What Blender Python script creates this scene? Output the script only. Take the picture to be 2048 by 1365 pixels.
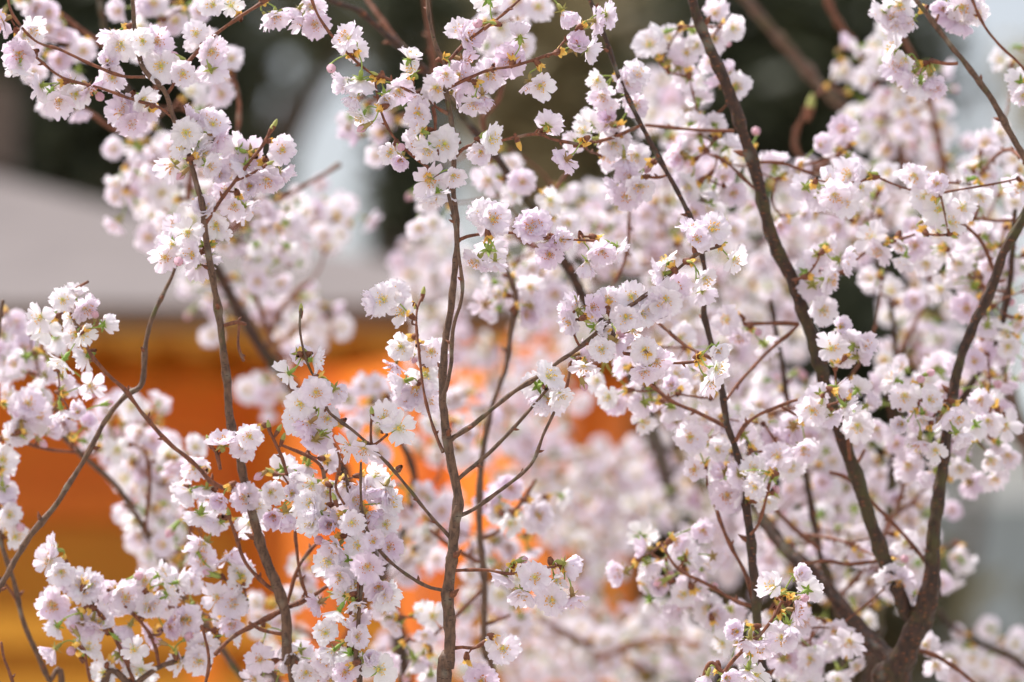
import bpy, math, random
import numpy as np
from mathutils import Vector, Matrix, noise

for o in list(bpy.data.objects): bpy.data.objects.remove(o)
SC = bpy.context.scene
COL = SC.collection
R = math.radians
random.seed(7)

# ------------------------------------------------------------------ camera
PITCH = R(6.0); FOC = 135.0; DIST = 3.3
CAM = Vector((0, 0, 1.6))
cd = bpy.data.cameras.new("camera"); cam = bpy.data.objects.new("camera", cd); COL.objects.link(cam)
cam.location = CAM; cam.rotation_euler = (R(90) + PITCH, 0, 0)
cd.lens = FOC; cd.sensor_width = 36; cd.clip_start = .05; cd.clip_end = 4000
cd.dof.use_dof = True; cd.dof.focus_distance = DIST; cd.dof.aperture_fstop = 2.9; cd.dof.aperture_blades = 9
SC.camera = cam

# ------------------------------------------------------------------ light
SUN = Vector((-0.50, 0.16, 0.84)).normalized()
w = bpy.data.worlds.new("World"); SC.world = w; w.use_nodes = True
nt = w.node_tree; nt.nodes.clear()
sky = nt.nodes.new('ShaderNodeTexSky'); sky.sky_type = 'NISHITA'; sky.sun_disc = False
sky.sun_elevation = math.asin(SUN.z); sky.sun_rotation = math.atan2(SUN.x, SUN.y)
sky.air_density = 1.0; sky.dust_density = 7.0; sky.ozone_density = 0.6
bg = nt.nodes.new('ShaderNodeBackground'); bg.inputs[1].default_value = 0.14
wo = nt.nodes.new('ShaderNodeOutputWorld')
# thin bright cloud over most of the sky
tcw = nt.nodes.new('ShaderNodeTexCoord'); nzw = nt.nodes.new('ShaderNodeTexNoise'); nzw.inputs['Scale'].default_value = 2.2; nzw.inputs['Detail'].default_value = 5
rpw = nt.nodes.new('ShaderNodeValToRGB'); rpw.color_ramp.elements[0].position = .34; rpw.color_ramp.elements[0].color = (.25, .25, .25, 1)
rpw.color_ramp.elements[1].position = .60; rpw.color_ramp.elements[1].color = (.9, .9, .9, 1)
mxw = nt.nodes.new('ShaderNodeMix'); mxw.data_type = 'RGBA'; mxw.inputs[7].default_value = (5.6, 5.8, 6.0, 1)
nt.links.new(tcw.outputs['Generated'], nzw.inputs['Vector']); nt.links.new(nzw.outputs['Fac'], rpw.inputs[0]); nt.links.new(rpw.outputs[0], mxw.inputs[0])
nt.links.new(sky.outputs[0], mxw.inputs[6]); nt.links.new(mxw.outputs[2], bg.inputs[0]); nt.links.new(bg.outputs[0], wo.inputs[0])
ld = bpy.data.lights.new("sun", 'SUN'); ld.energy = 3.7; ld.angle = R(1.0); ld.color = (1.0, .975, .945)
sun = bpy.data.objects.new("sun", ld); COL.objects.link(sun)
sun.rotation_euler = SUN.to_track_quat('Z', 'Y').to_euler(); sun.location = (-5, 0, 12)
SC.view_settings.view_transform = 'Standard'; SC.view_settings.look = 'None'
SC.view_settings.exposure = 0.47
SC.cycles.diffuse_bounces = 7; SC.cycles.transmission_bounces = 8; SC.cycles.max_bounces = 10; SC.view_settings.gamma = 1.0

# ------------------------------------------------------------------ pixel <-> world
FW = Vector((0, math.cos(PITCH), math.sin(PITCH))); UP = Vector((0, -math.sin(PITCH), math.cos(PITCH)))
K1 = 36 / FOC / 2048
def P(px, py, d=0.0):
    dep = DIST + d; k = dep * K1
    return CAM + FW * dep + Vector((1, 0, 0)) * ((px - 1024) * k) + UP * ((682.5 - py) * k)
def W(px, py, y):
    v = FW + Vector((1, 0, 0)) * ((px - 1024) * K1) + UP * ((682.5 - py) * K1)
    return CAM + v * (y / v.y)

# ------------------------------------------------------------------ objects
def tag(o, label=None, cat=None, group=None, kind=None):
    if label: o['label'] = label
    if cat: o['category'] = cat
    if group: o['group'] = group
    if kind: o['kind'] = kind
    return o
def link(name, data, parent=None):
    o = bpy.data.objects.new(name, data); COL.objects.link(o)
    if parent: o.parent = parent; o.matrix_parent_inverse = Matrix.Translation(-parent.location)
    return o
class MB:
    def __init__(s): s.v = []; s.f = []; s.m = []; s.uv = []
    def add(s, vs, fs, m=0, uvs=None):
        n = len(s.v); s.v += [tuple(v) for v in vs]
        s.f += [tuple(i + n for i in f) for f in fs]; s.m += [m] * len(fs)
        s.uv += (uvs if uvs else [(0.5, 0.5)] * len(vs))
    def box(s, a, b, m=0):
        x0, y0, z0 = a; x1, y1, z1 = b
        vs = [(x0,y0,z0),(x1,y0,z0),(x1,y1,z0),(x0,y1,z0),(x0,y0,z1),(x1,y0,z1),(x1,y1,z1),(x0,y1,z1)]
        s.add(vs, [(0,3,2,1),(4,5,6,7),(0,1,5,4),(1,2,6,5),(2,3,7,6),(3,0,4,7)], m)
    def tube(s, pts, rs, sides=8, m=0, cap=True, rough=0.0):
        pts = [Vector(p) for p in pts]; n = len(pts); vs = []; fs = []
        ref = None
        for i, p in enumerate(pts):
            t = (pts[min(i+1, n-1)] - pts[max(i-1, 0)])
            t = t.normalized() if t.length > 1e-9 else Vector((0, 0, 1))
            if ref is None: ref = t.orthogonal().normalized()
            ref = (ref - t * ref.dot(t)); ref = ref.normalized() if ref.length > 1e-6 else t.orthogonal().normalized()
            b = t.cross(ref)
            for j in range(sides):
                a = 2 * math.pi * j / sides
                r = rs[i]
                if rough: r *= 1 + rough * (noise.noise(Vector((p.x*90 + math.cos(a)*1.2, p.z*90, math.sin(a)*1.2))) + .6*noise.noise(Vector((p.x*60 + math.cos(a)*4.5, p.z*160, math.sin(a)*4.5))))
                vs.append(p + (ref * math.cos(a) + b * math.sin(a)) * r)
        for i in range(n-1):
            for j in range(sides):
                a = i*sides + j; c = i*sides + (j+1) % sides
                fs.append((a, c, c+sides, a+sides))
        if cap:
            vs.append(pts[-1] + (pts[-1]-pts[-2]).normalized()*rs[-1]*.6); k = len(vs)-1; q = (n-1)*sides
            for j in range(sides): fs.append((q+j, q+(j+1) % sides, k))
        s.add(vs, fs, m)
    def mesh(s, name, mats, smooth=True):
        me = bpy.data.meshes.new(name); me.from_pydata(s.v, [], s.f)
        for m in mats: me.materials.append(m)
        me.polygons.foreach_set('material_index', s.m)
        if smooth: me.polygons.foreach_set('use_smooth', [True]*len(s.f))
        uv = me.uv_layers.new(name='UVMap')
        li = np.zeros(len(me.loops), dtype=np.int32); me.loops.foreach_get('vertex_index', li)
        uv.data.foreach_set('uv', np.array(s.uv, dtype=np.float32)[li].ravel())
        me.update(); return me
    def build(s, name, mats, parent=None, smooth=True):
        if not isinstance(mats, (list, tuple)): mats = [mats]
        return link(name, s.mesh(name, mats, smooth), parent)

# ------------------------------------------------------------------ materials
class NT:
    def __init__(s, name):
        s.m = bpy.data.materials.new(name); s.m.use_nodes = True; s.t = s.m.node_tree; s.t.nodes.clear()
        s.out = s.n('ShaderNodeOutputMaterial')
    def n(s, typ, **kw):
        x = s.t.nodes.new(typ)
        for k, v in kw.items(): setattr(x, k, v)
        return x
    def l(s, a, b): s.t.links.new(a, b)
    def ramp(s, fac, stops):
        r = s.n('ShaderNodeValToRGB'); e = r.color_ramp.elements
        while len(e) < len(stops): e.new(.5)
        for i, (p, c) in enumerate(stops): e[i].position = p; e[i].color = (*c, 1)
        s.l(fac, r.inputs[0]); return r.outputs[0]
    def noise(s, vec, scale, detail=4, rough=.55):
        x = s.n('ShaderNodeTexNoise'); x.inputs['Scale'].default_value = scale; x.inputs['Detail'].default_value = detail
        x.inputs['Roughness'].default_value = rough
        if vec is not None: s.l(vec, x.inputs['Vector'])
        return x.outputs['Fac']
    def mix(s, fac, a, b, mode='MIX'):
        x = s.n('ShaderNodeMix', data_type='RGBA', blend_type=mode)
        for sock, v in ((x.inputs[0], fac), (x.inputs[6], a), (x.inputs[7], b)):
            if isinstance(v, (int, float)): sock.default_value = v
            elif isinstance(v, tuple): sock.default_value = (*v, 1)
            else: s.l(v, sock)
        return x.outputs[2]
def simple(name, stops, scale=60, rough=.7, bump=0.0, coord='Object', translucent=0.0, detail=5, stretch=None):
    t = NT(name); tc = t.n('ShaderNodeTexCoord'); vec = tc.outputs[coord]
    if stretch:
        mp = t.n('ShaderNodeMapping'); mp.inputs['Scale'].default_value = stretch; t.l(vec, mp.inputs[0]); vec = mp.outputs[0]
    f = t.noise(vec, scale, detail); c = t.ramp(f, stops)
    p = t.n('ShaderNodeBsdfPrincipled'); t.l(c, p.inputs['Base Color']); p.inputs['Roughness'].default_value = rough
    if bump:
        b = t.n('ShaderNodeBump'); b.inputs['Strength'].default_value = bump; b.inputs['Distance'].default_value = .002
        t.l(f, b.inputs['Height']); t.l(b.outputs[0], p.inputs['Normal'])
    if translucent:
        tr = t.n('ShaderNodeBsdfTranslucent'); t.l(c, tr.inputs[0]); mx = t.n('ShaderNodeMixShader'); mx.inputs[0].default_value = translucent
        t.l(p.outputs[0], mx.inputs[1]); t.l(tr.outputs[0], mx.inputs[2]); t.l(mx.outputs[0], t.out.inputs[0])
    else: t.l(p.outputs[0], t.out.inputs[0])
    return t.m

def petal_material():
    t = NT('petal'); uv = t.n('ShaderNodeUVMap'); sep = t.n('ShaderNodeSeparateXYZ'); t.l(uv.outputs[0], sep.inputs[0])
    oi = t.n('ShaderNodeObjectInfo'); tc = t.n('ShaderNodeTexCoord')
    tint = t.ramp(oi.outputs['Random'], [(0, (.95, .945, .968)), (.4, (.935, .905, .955)), (.75, (.915, .86, .935)), (1, (.885, .79, .895))])
    base = t.ramp(sep.outputs[0], [(0, (.78, .80, .28)), (.11, (.93, .92, .70)), (.23, (1, .985, .98)), (.4, (1, 1, 1)), (.8, (1, .985, .99)), (1, (.97, .93, .96))])
    c = t.mix(1.0, tint, base, 'MULTIPLY')
    # fine veins along the petal
    mp = t.n('ShaderNodeMapping'); mp.inputs['Scale'].default_value = (1.2, 11, 1); t.l(uv.outputs[0], mp.inputs[0])
    vn = t.noise(mp.outputs[0], 2.6, 3); vc = t.ramp(vn, [(.3, (.93, .88, .925)), (.6, (1, 1, 1))])
    c = t.mix(.8, c, vc, 'MULTIPLY')
    d = t.n('ShaderNodeBsdfDiffuse'); t.l(c, d.inputs[0])
    tr = t.n('ShaderNodeBsdfTranslucent'); t.l(c, tr.inputs[0])
    b = t.n('ShaderNodeBump'); b.inputs['Strength'].default_value = .35; b.inputs['Distance'].default_value = .0006
    t.l(vn, b.inputs['Height']); t.l(b.outputs[0], d.inputs['Normal'])
    m1 = t.n('ShaderNodeMixShader'); m1.inputs[0].default_value = .55
    t.l(d.outputs[0], m1.inputs[1]); t.l(tr.outputs[0], m1.inputs[2])
    g = t.n('ShaderNodeBsdfGlossy'); g.inputs['Roughness'].default_value = .45; g.inputs[0].default_value = (1, 1, 1, 1)
    m2 = t.n('ShaderNodeMixShader'); m2.inputs[0].default_value = .03
    t.l(m1.outputs[0], m2.inputs[1]); t.l(g.outputs[0], m2.inputs[2]); t.l(m2.outputs[0], t.out.inputs[0])
    return t.m
def random_colour(name, stops, rough=.6):
    t = NT(name); oi = t.n('ShaderNodeObjectInfo'); c = t.ramp(oi.outputs['Random'], stops)
    p = t.n('ShaderNodeBsdfPrincipled'); t.l(c, p.inputs['Base Color']); p.inputs['Roughness'].default_value = rough
    t.l(p.outputs[0], t.out.inputs[0]); return t.m
def bark_material(name, dark, light, moss, moss_amt, scale=1.0, lent=(.05, .022, .014)):
    t = NT(name); tc = t.n('ShaderNodeTexCoord'); v = tc.outputs['Object']
    mp = t.n('ShaderNodeMapping'); mp.inputs['Scale'].default_value = (1, 1, .45); t.l(v, mp.inputs[0])
    f = t.noise(mp.outputs[0], 260*scale, 6, .65); c = t.ramp(f, [(.32, dark), (.62, light)])
    # horizontal lenticels
    mp2 = t.n('ShaderNodeMapping'); mp2.inputs['Scale'].default_value = (1, 1, 3.2); t.l(v, mp2.inputs[0])
    vo = t.n('ShaderNodeTexVoronoi'); vo.inputs['Scale'].default_value = 150*scale; t.l(mp2.outputs[0], vo.inputs['Vector'])
    lc = t.ramp(vo.outputs['Distance'], [(.15, (1, 1, 1)), (.27, (0, 0, 0))])
    sp = t.n('ShaderNodeTexVoronoi'); sp.inputs['Scale'].default_value = 42*scale; t.l(v, sp.inputs['Vector'])
    li = t.ramp(sp.outputs['Distance'], [(.10, (1, 1, 1)), (.26, (0, 0, 0))])
    c = t.mix(.35, c, t.mix(li, c, (.30, .29, .22)))
    c = t.mix(lc, c, lent)
    mf = t.noise(v, 28*scale, 5, .7); mr = t.ramp(mf, [(.62 - moss_amt, (0, 0, 0)), (.72 - moss_amt*.6, (1, 1, 1))])
    c = t.mix(mr, c, moss)
    p = t.n('ShaderNodeBsdfPrincipled'); t.l(c, p.inputs['Base Color']); p.inputs['Roughness'].default_value = .62
    b = t.n('ShaderNodeBump'); b.inputs['Strength'].default_value = .8; b.inputs['Distance'].default_value = .0012
    t.l(f, b.inputs['Height']); t.l(b.outputs[0], p.inputs['Normal'])
    t.l(p.outputs[0], t.out.inputs[0]); return t.m

M_PETAL = petal_material()
M_PETALB = simple('bud_petal', [(.3, (.80, .50, .60)), (.7, (.88, .66, .74))], 200, translucent=.4)
M_FIL = simple('filament', [(0, (.85, .72, .70)), (1, (.9, .82, .78))], 200)
M_ANTH = random_colour('anther', [(0, (.92, .64, .10)), (.5, (.86, .46, .07)), (1, (.68, .25, .06))])
M_CENT = random_colour('flower_centre', [(0, (.64, .66, .10)), (.5, (.82, .70, .11)), (1, (.80, .46, .08))])
M_CALYX = random_colour('calyx', [(0, (.24, .38, .06)), (.6, (.30, .34, .07)), (1, (.36, .20, .08))])
M_STALK = simple('stalk_green', [(.3, (.22, .33, .06)), (.7, (.36, .42, .10))], 120)
M_SCALE = simple('bud_scale_yellow', [(.3, (.82, .44, .06)), (.7, (.92, .66, .20))], 300, translucent=.3)
M_BUDB = simple('bud_scale_brown', [(.3, (.10, .028, .014)), (.7, (.26, .09, .04))], 400)
M_BUDG = simple('leaf_bud_green', [(.3, (.24, .30, .06)), (.7, (.48, .42, .14))], 200)
M_BARK = bark_material('bark_stem', (.050, .024, .014), (.175, .092, .055), (.085, .08, .018), .04)
M_BARKG = bark_material('bark_mossy', (.014, .007, .005), (.068, .027, .014), (.062, .052, .012), .10, .8, (.22, .065, .022))
M_TWIG = bark_material('bark_twig', (.085, .024, .011), (.25, .082, .036), (.2, .16, .06), -.05)
BARKS = {'stem': M_BARK, 'mossy': M_BARKG}

# ------------------------------------------------------------------ the blossom
def make_blossom(seed, double, open_):
    rnd = random.Random(seed); mb = MB()
    L0 = .0157 * rnd.uniform(.93, 1.06)
    layers = [(5 if double else rnd.choice([5, 6, 7]), 1.0, open_ + rnd.uniform(0, 8), .96 if double else .80)]
    if double >= 1: layers.append((5, .93, open_ + 13, .86))
    if double >= 2: layers.append((rnd.choice([1, 2, 3]), .72, open_ + 34, .6))
    ph = rnd.uniform(0, 6.28); nu, nv = 7, 8
    for li, (cnt, lf, el, wf) in enumerate(layers):
        for k in range(cnt):
            az = ph + li*.63 + 2*math.pi*k/cnt + rnd.uniform(-.13, .13)
            L = L0 * lf * rnd.uniform(.88, 1.07); Wd = L * wf * rnd.uniform(.86, 1.06)
            e0 = R(el + rnd.uniform(-11, 13)); bend = R(rnd.uniform(-38, 12)); twist = rnd.uniform(-.25, .25)
            notch = rnd.uniform(.12, .34); nc = rnd.uniform(-.12, .12); p1 = rnd.uniform(0, 6.28); p2 = rnd.uniform(0, 6.28)
            fr = [rnd.uniform(-.058, .058) for _ in range(nv+1)]
            ruf = rnd.uniform(.03, .085)
            vs = []; uvs = []
            ca, sa = math.cos(az), math.sin(az)
            for i in range(nu+1):
                u = i / nu
                # integrate the profile of the bent petal
                r = 0; z = 0; st = 12
                for q in range(st):
                    uu = (q+.5)/st*u; an = e0 + bend*uu; r += math.cos(an)*u/st; z += math.sin(an)*u/st
                wdt = Wd*.5*(.13 + .87*math.sin(min(1, u/.72)*math.pi/2)**1.25) * (1 - .22*max(0, (u-.72)/.28)**2)
                for j in range(nv+1):
                    v = -1 + 2*j/nv
                    tip = math.sqrt(max(0, 1-.42*v*v)) - notch*math.exp(-((v-nc)/.2)**2) + fr[j]
                    s = 1 + (tip-1)*u**3
                    x = r*L*s; zz = z*L*s
                    zz += L*(.16*v*v*u*math.sin(math.pi*min(1, u*1.0)*.8)) + L*ruf*u*u*math.sin(4.2*v+p1) + L*.03*u*u*math.sin(8*v+p2)
                    y = v*wdt; zz += twist*y*u
                    zz += .0006*li + .0002*(k % 2)
                    vs.append((x*ca - y*sa + ca*.0008, x*sa + y*ca + sa*.0008, zz)); uvs.append((u, .5+.5*v))
            fs = [(i*(nv+1)+j, (i+1)*(nv+1)+j, (i+1)*(nv+1)+j+1, i*(nv+1)+j+1) for i in range(nu) for j in range(nv)]
            mb.add(vs, fs, 0, uvs)
    # centre disc
    mb.tube([(0, 0, -.0002), (0, 0, .0008), (0, 0, .0014)], [.0019, .0018, .0008], 8, 3)
    # stamens
    for k in range(rnd.randint(17, 23)):
        a = rnd.uniform(0, 6.28); sp = R(rnd.uniform(8, 52)); ln = rnd.uniform(.0042, .0074)
        d = Vector((math.cos(a)*math.sin(sp), math.sin(a)*math.sin(sp), math.cos(sp)))
        b = Vector((math.cos(a), math.sin(a), 0))*.0009 + Vector((0, 0, .0006)); e = b + d*ln
        mb.tube([b, e], [.00016, .00011], 3, 1, False)
        s = .00068 * rnd.uniform(.8, 1.2)
        vs = [e+Vector(q)*s for q in ((1,0,0),(-1,0,0),(0,1,0),(0,-1,0),(0,0,1.2),(0,0,-1.2))]
        mb.add(vs, [(0,2,4),(2,1,4),(1,3,4),(3,0,4),(2,0,5),(1,2,5),(3,1,5),(0,3,5)], 2)
    mb.tube([(0, 0, .001), (0, 0, .0085)], [.00022, .00018], 4, 4, True)
    # calyx tube and sepals
    mb.tube([(0, 0, -.0078), (0, 0, -.0066), (0, 0, -.004), (0, 0, -.0012), (0, 0, .0004)], [.0009, .0017, .0019, .0016, .0023], 8, 4, False)
    for k in range(5):
        a = ph + 2*math.pi*(k+.5)/5; ca, sa = math.cos(a), math.sin(a)
        dr = rnd.uniform(-.003, .0006)
        vs = [(ca*.0013 - sa*.0014, sa*.0013 + ca*.0014, -.0006), (ca*.0013 + sa*.0014, sa*.0013 - ca*.0014, -.0006),
              (ca*.0040 + sa*.0014, sa*.0040 - ca*.0014, -.0010+dr*.4), (ca*.0040 - sa*.0014, sa*.0040 + ca*.0014, -.0010+dr*.4), (ca*.0078, sa*.0078, -.0012+dr)]
        mb.add(vs, [(0, 1, 2, 3), (3, 2, 4)], 4)
    return mb.mesh('blossom', [M_PETAL, M_FIL, M_ANTH, M_CENT, M_CALYX])
BLOOM = [make_blossom(100+i, (1, 0, 2, 1, 0, 1, 1)[i % 7], (6, 16, 26, 4, 12, 34)[i % 6]) for i in range(18)]
BLOOM_SIDE = [make_blossom(300+i, 2, (32, 44, 22)[i % 3]) for i in range(6)]

CUPS = [make_blossom(500+i, 1, 58) for i in range(3)]
def make_bud(seed):
    rnd = random.Random(seed); mb = MB()
    for k in range(5):
        a0 = 2*math.pi*k/5; vs = []; uvs = []
        for i in range(7):
            u = i/6; r = .0042*math.sin(math.pi*min(1, .08+u*.9))**.7*(1-.25*u); z = u*.0105
            for j in range(5):
                a = a0 + (j/4-.5)*1.7 + u*.9; q = r*(1+.07*(j/4))
                vs.append((math.cos(a)*q, math.sin(a)*q, z)); uvs.append((.45+u*.5, j/4))
        mb.add(vs, [(i*5+j, (i+1)*5+j, (i+1)*5+j+1, i*5+j+1) for i in range(6) for j in range(4)], 0, uvs)
    mb.tube([(0, 0, -.0078), (0, 0, -.0066), (0, 0, -.003), (0, 0, 0), (0, 0, .002)], [.0009, .0017, .0021, .0024, .003], 8, 1, False)
    for k in range(5):
        a = 2*math.pi*(k+.5)/5; ca, sa = math.cos(a), math.sin(a)
        mb.add([(ca*.0030-sa*.0012, sa*.0030+ca*.0012, .001), (ca*.0030+sa*.0012, sa*.0030-ca*.0012, .001), (ca*.0046, sa*.0046, .0062)], [(0, 1, 2)], 1)
    return mb.mesh('blossom', [M_PETALB, M_CALYX])
BUDS = [make_bud(i) for i in range(3)]
# ------------------------------------------------------------------ stems
def catmull(pts, step):
    """pts: list of (Vector, radius); returns resampled points and radii"""
    out = []; n = len(pts)
    for i in range(n-1):
        p0 = pts[max(i-1, 0)][0]; p1, r1 = pts[i]; p2, r2 = pts[i+1]; p3 = pts[min(i+2, n-1)][0]
        m = max(1, int((p2-p1).length/step))
        for k in range(m):
            t = k/m
            q = .5*((2*p1) + (p2-p0)*t + (2*p0-5*p1+4*p2-p3)*t*t + (3*p1-p0-3*p2+p3)*t**3)
            out.append((q, r1+(r2-r1)*t))
    out.append(pts[-1]); return out
def stem_mesh(pts, seed, sides=10, knob=.35, gap=.035, step=.0035, spikes=True, wob=1.0):
    rnd = random.Random(seed); sm = catmull(pts, step)
    n = len(sm); bumps = []
    s = rnd.uniform(.3, 1)*gap; acc = 0
    mb = MB(); ps = []; rs = []
    for i, (p, r) in enumerate(sm):
        if i: acc += (p-sm[i-1][0]).length
        if acc > s: bumps.append(i); s += gap*rnd.uniform(.6, 1.5)
        off = Vector((noise.noise(p*22+Vector((seed, 0, 0))), noise.noise(p*22+Vector((0, seed, 5))), noise.noise(p*22+Vector((9, 0, seed)))))
        ps.append(p + off*min(r, .003)*.75*wob); rs.append(r*(1+.10*noise.noise(p*60)))
    for b in bumps:
        for k in range(-3, 4):
            if 0 <= b+k < n: rs[b+k] *= 1 + knob*math.exp(-(k*step/.0035)**2*.35)
    mb.tube(ps, rs, sides, 0, True, .30)
    if spikes:
        for b in bumps:
            if rs[b] > .006 or b >= n-2 or rnd.random() < .3: continue
            t = (ps[min(b+1, n-1)]-ps[b-1]).normalized(); d = t.orthogonal().normalized(); d.rotate(Matrix.Rotation(rnd.uniform(0, 6.28), 3, t))
            d = (d + t*.7).normalized(); a = ps[b] + d*rs[b]*.7; q = rs[b]*.5+.0005
            mb.tube([a, a+d*q*1.6, a+d*q*3.6], [q*.8, q*.9, q*.15], 5, 1)
    return mb

class Thing:
    def __init__(s, name, label, cat, base, barkname='stem', d=0.0, group=None, sides=10, rs=.85):
        s.rs = rs
        s.e = link(name, None); s.e.location = base; s.e.empty_display_size = .05
        tag(s.e, label, cat, group); s.d = d; s.bark = BARKS[barkname]; s.sk = []; s.cl = []; s.ntw = 0; s.seed = abs(hash(label)) % 1 + len(label)*7
        s.sides = sides; s.rnd = random.Random(len(label)*31 + int(d*1000))
    def line(s, pts, kind='twig', d=None, d1=None, ground=False, mat=None, dry=False, knob=.3):
        """pts (x, y, r) in source pixels; depth runs from d to d1"""
        d = s.d if d is None else d; d1 = d if d1 is None else d1
        n = len(pts); out = []
        for i, q in enumerate(pts):
            dd = q[3] if len(q) > 3 else d + (d1-d)*i/(n-1)
            out.append((P(q[0], q[1], dd), q[2]*s.rs*(DIST+dd)*K1))
        if ground:   # first point is the lowest: bring the stem up from the soil
            p, r = out[0]; g = []
            for z, f in ((-.06, 2.1), (.35, 1.6), (.8, 1.35), (1.2, 1.18)):
                if z < p.z - .15: g.append((Vector((p.x + .06*(1-z/p.z)*s.rnd.uniform(-1, 1), p.y + .03*(1-z/p.z), z)), r*f))
            out = g + out
        s.ntw += 1
        big = max(r for _, r in out)
        mb = stem_mesh(out, s.ntw*13 + s.seed, s.sides if big > .004 else 8, knob, .03 if kind == 'twig' else .05, spikes=(s.d < .5))
        o = mb.build(kind, [mat or (s.bark if kind != 'twig' else M_TWIG), M_BUDB], s.e)
        for q, r in catmull(out, .012):
            if q.z > 1.3: s.sk.append((q, r))
        return o
    def bud(s, x, y, d=None, ang=90, size=1.0, green=True):
        """a closed leaf bud standing on a twig tip"""
        p = P(x, y, s.d if d is None else d); a = R(ang); t = (Vector((math.cos(a), 0, 0)) + UP*math.sin(a)).normalized()
        mb = MB(); L = .0085*size; w_ = .0021*size
        mb.tube([p - t*L*.8, p - t*L*.2, p], [w_*.5, w_*.95, w_*1.0], 7, 0, False)
        mb.tube([p - t*L*.05, p + t*L*.35, p + t*L*.75], [w_*.95, w_*.95, w_*.3], 7, 1)
        mb.build('leaf_bud', [M_BUDB, M_BUDG if green else M_SCALE], s.e)
    def c(s, *items):
        for it in items:
            x, y, n = it[:3]; d = it[3] if len(it) > 3 else s.d
            s.cl.append((x, y, n, d))
    def fill(s, x, y, rx, ry, cnt, d0, d1, n=3):
        cnt = max(2, round(cnt*(1.08 if d0 >= .5 else .92 if d0 >= .25 else .78)))
        pts = []
        for k in range(cnt):
            best = None; bd = -1
            for t in range(12):
                a = s.rnd.uniform(0, 6.28); q = math.sqrt(s.rnd.random())
                c = (x+rx*q*math.cos(a), y+ry*q*math.sin(a))
                m = min([(c[0]-p[0])**2+(c[1]-p[1])**2 for p in pts] or [1e9])
                if m > bd: bd = m; best = c
            pts.append(best); s.cl.append((best[0], best[1], s.rnd.choice([n-1, n, n, n+1]), s.rnd.uniform(d0, d1)*(1.05 if d0 < .25 else 1.5)))
    def grow(s):
        rnd = s.rnd; cl = []; sk0 = np.array([tuple(q) for q, r in s.sk])
        ones = [c for c in s.cl if c[2] == 1]; groups = [[c] for c in s.cl if c[2] != 1]
        while ones:
            g = [ones.pop(0)]
            while len(g) < 4:
                mx = sum(c[0] for c in g)/len(g); my = sum(c[1] for c in g)/len(g)
                near = [c for c in ones if math.hypot(c[0]-mx, c[1]-my) < 46 and abs(c[3]-g[0][3]) < .04]
                if not near: break
                c = min(near, key=lambda c: math.hypot(c[0]-mx, c[1]-my)); g.append(c); ones.remove(c)
            groups.append(g)
        for g in groups:
            hs = []
            if len(g) > 1 or g[0][2] == 1:
                hs = [P(c[0], c[1], c[3] + rnd.uniform(-.007, .007)) for c in g]
            else:
                x, y, n, d = g[0]; ctr = P(x, y, d + rnd.uniform(-.008, .008)); ph = rnd.uniform(0, 6.28)
                spread = {2: .0125, 3: .0165, 4: .0195}[min(n, 4)]
                for i in range(n):
                    a = ph + 2*math.pi*i/n + rnd.uniform(-.3, .3); q = spread*rnd.uniform(.8, 1.2)
                    hs.append(ctr + Vector((math.cos(a)*q, rnd.uniform(-.010, .008), math.sin(a)*q)))
            ctr = sum(hs, Vector())/len(hs)
            a = Vector(sk0[int(((sk0-np.array(tuple(ctr)))**2).sum(1).argmin())]); v = a - ctr
            tilt = Vector((rnd.uniform(-1, 1), rnd.uniform(0, 1.0), rnd.uniform(-.2, 1.3))).normalized()
            if v.length > .001: node = ctr + v.normalized()*min(v.length, rnd.uniform(.017, .025)) + tilt*.007
            else: node = ctr + tilt*.016
            if rnd.random() < .42: node.y = ctr.y - rnd.uniform(.004, .010)
            elif node.y < ctr.y: node.y += .006
            heads = []
            for h in hs:
                tocam = (CAM-h).normalized(); out = (h-node).normalized(); rv = Vector((rnd.gauss(0, 1), rnd.gauss(0, 1), rnd.gauss(0, 1))).normalized()
                x_ = rnd.random()
                if x_ < .50: f = tocam*1.1 + out*.5 + rv*.45 + Vector((0, 0, -.08))
                elif x_ < .80: f = tocam*.2 + out*1.0 + rv*.6 + Vector((0, 0, -.25))
                else: f = -tocam*.45 + out*.9 + rv*.4 + Vector((0, 0, -.1))
                heads.append((h, f.normalized()))
            cl.append((node, heads))
        sk = s.sk; pend = list(range(len(cl)))
        skp = np.array([tuple(q) for q, r in sk]); skr = [r for q, r in sk]
        def cost(node):
            dv = skp - np.array(tuple(node)); dist = np.sqrt((dv**2).sum(1))
            return dist + .9*np.maximum(0, dv[:, 2])      # prefer an anchor below
        bestc = []; 
        for i in pend:
            c = cost(cl[i][0]); j = int(c.argmin()); bestc.append([c[j], j])
        done = []
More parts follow.
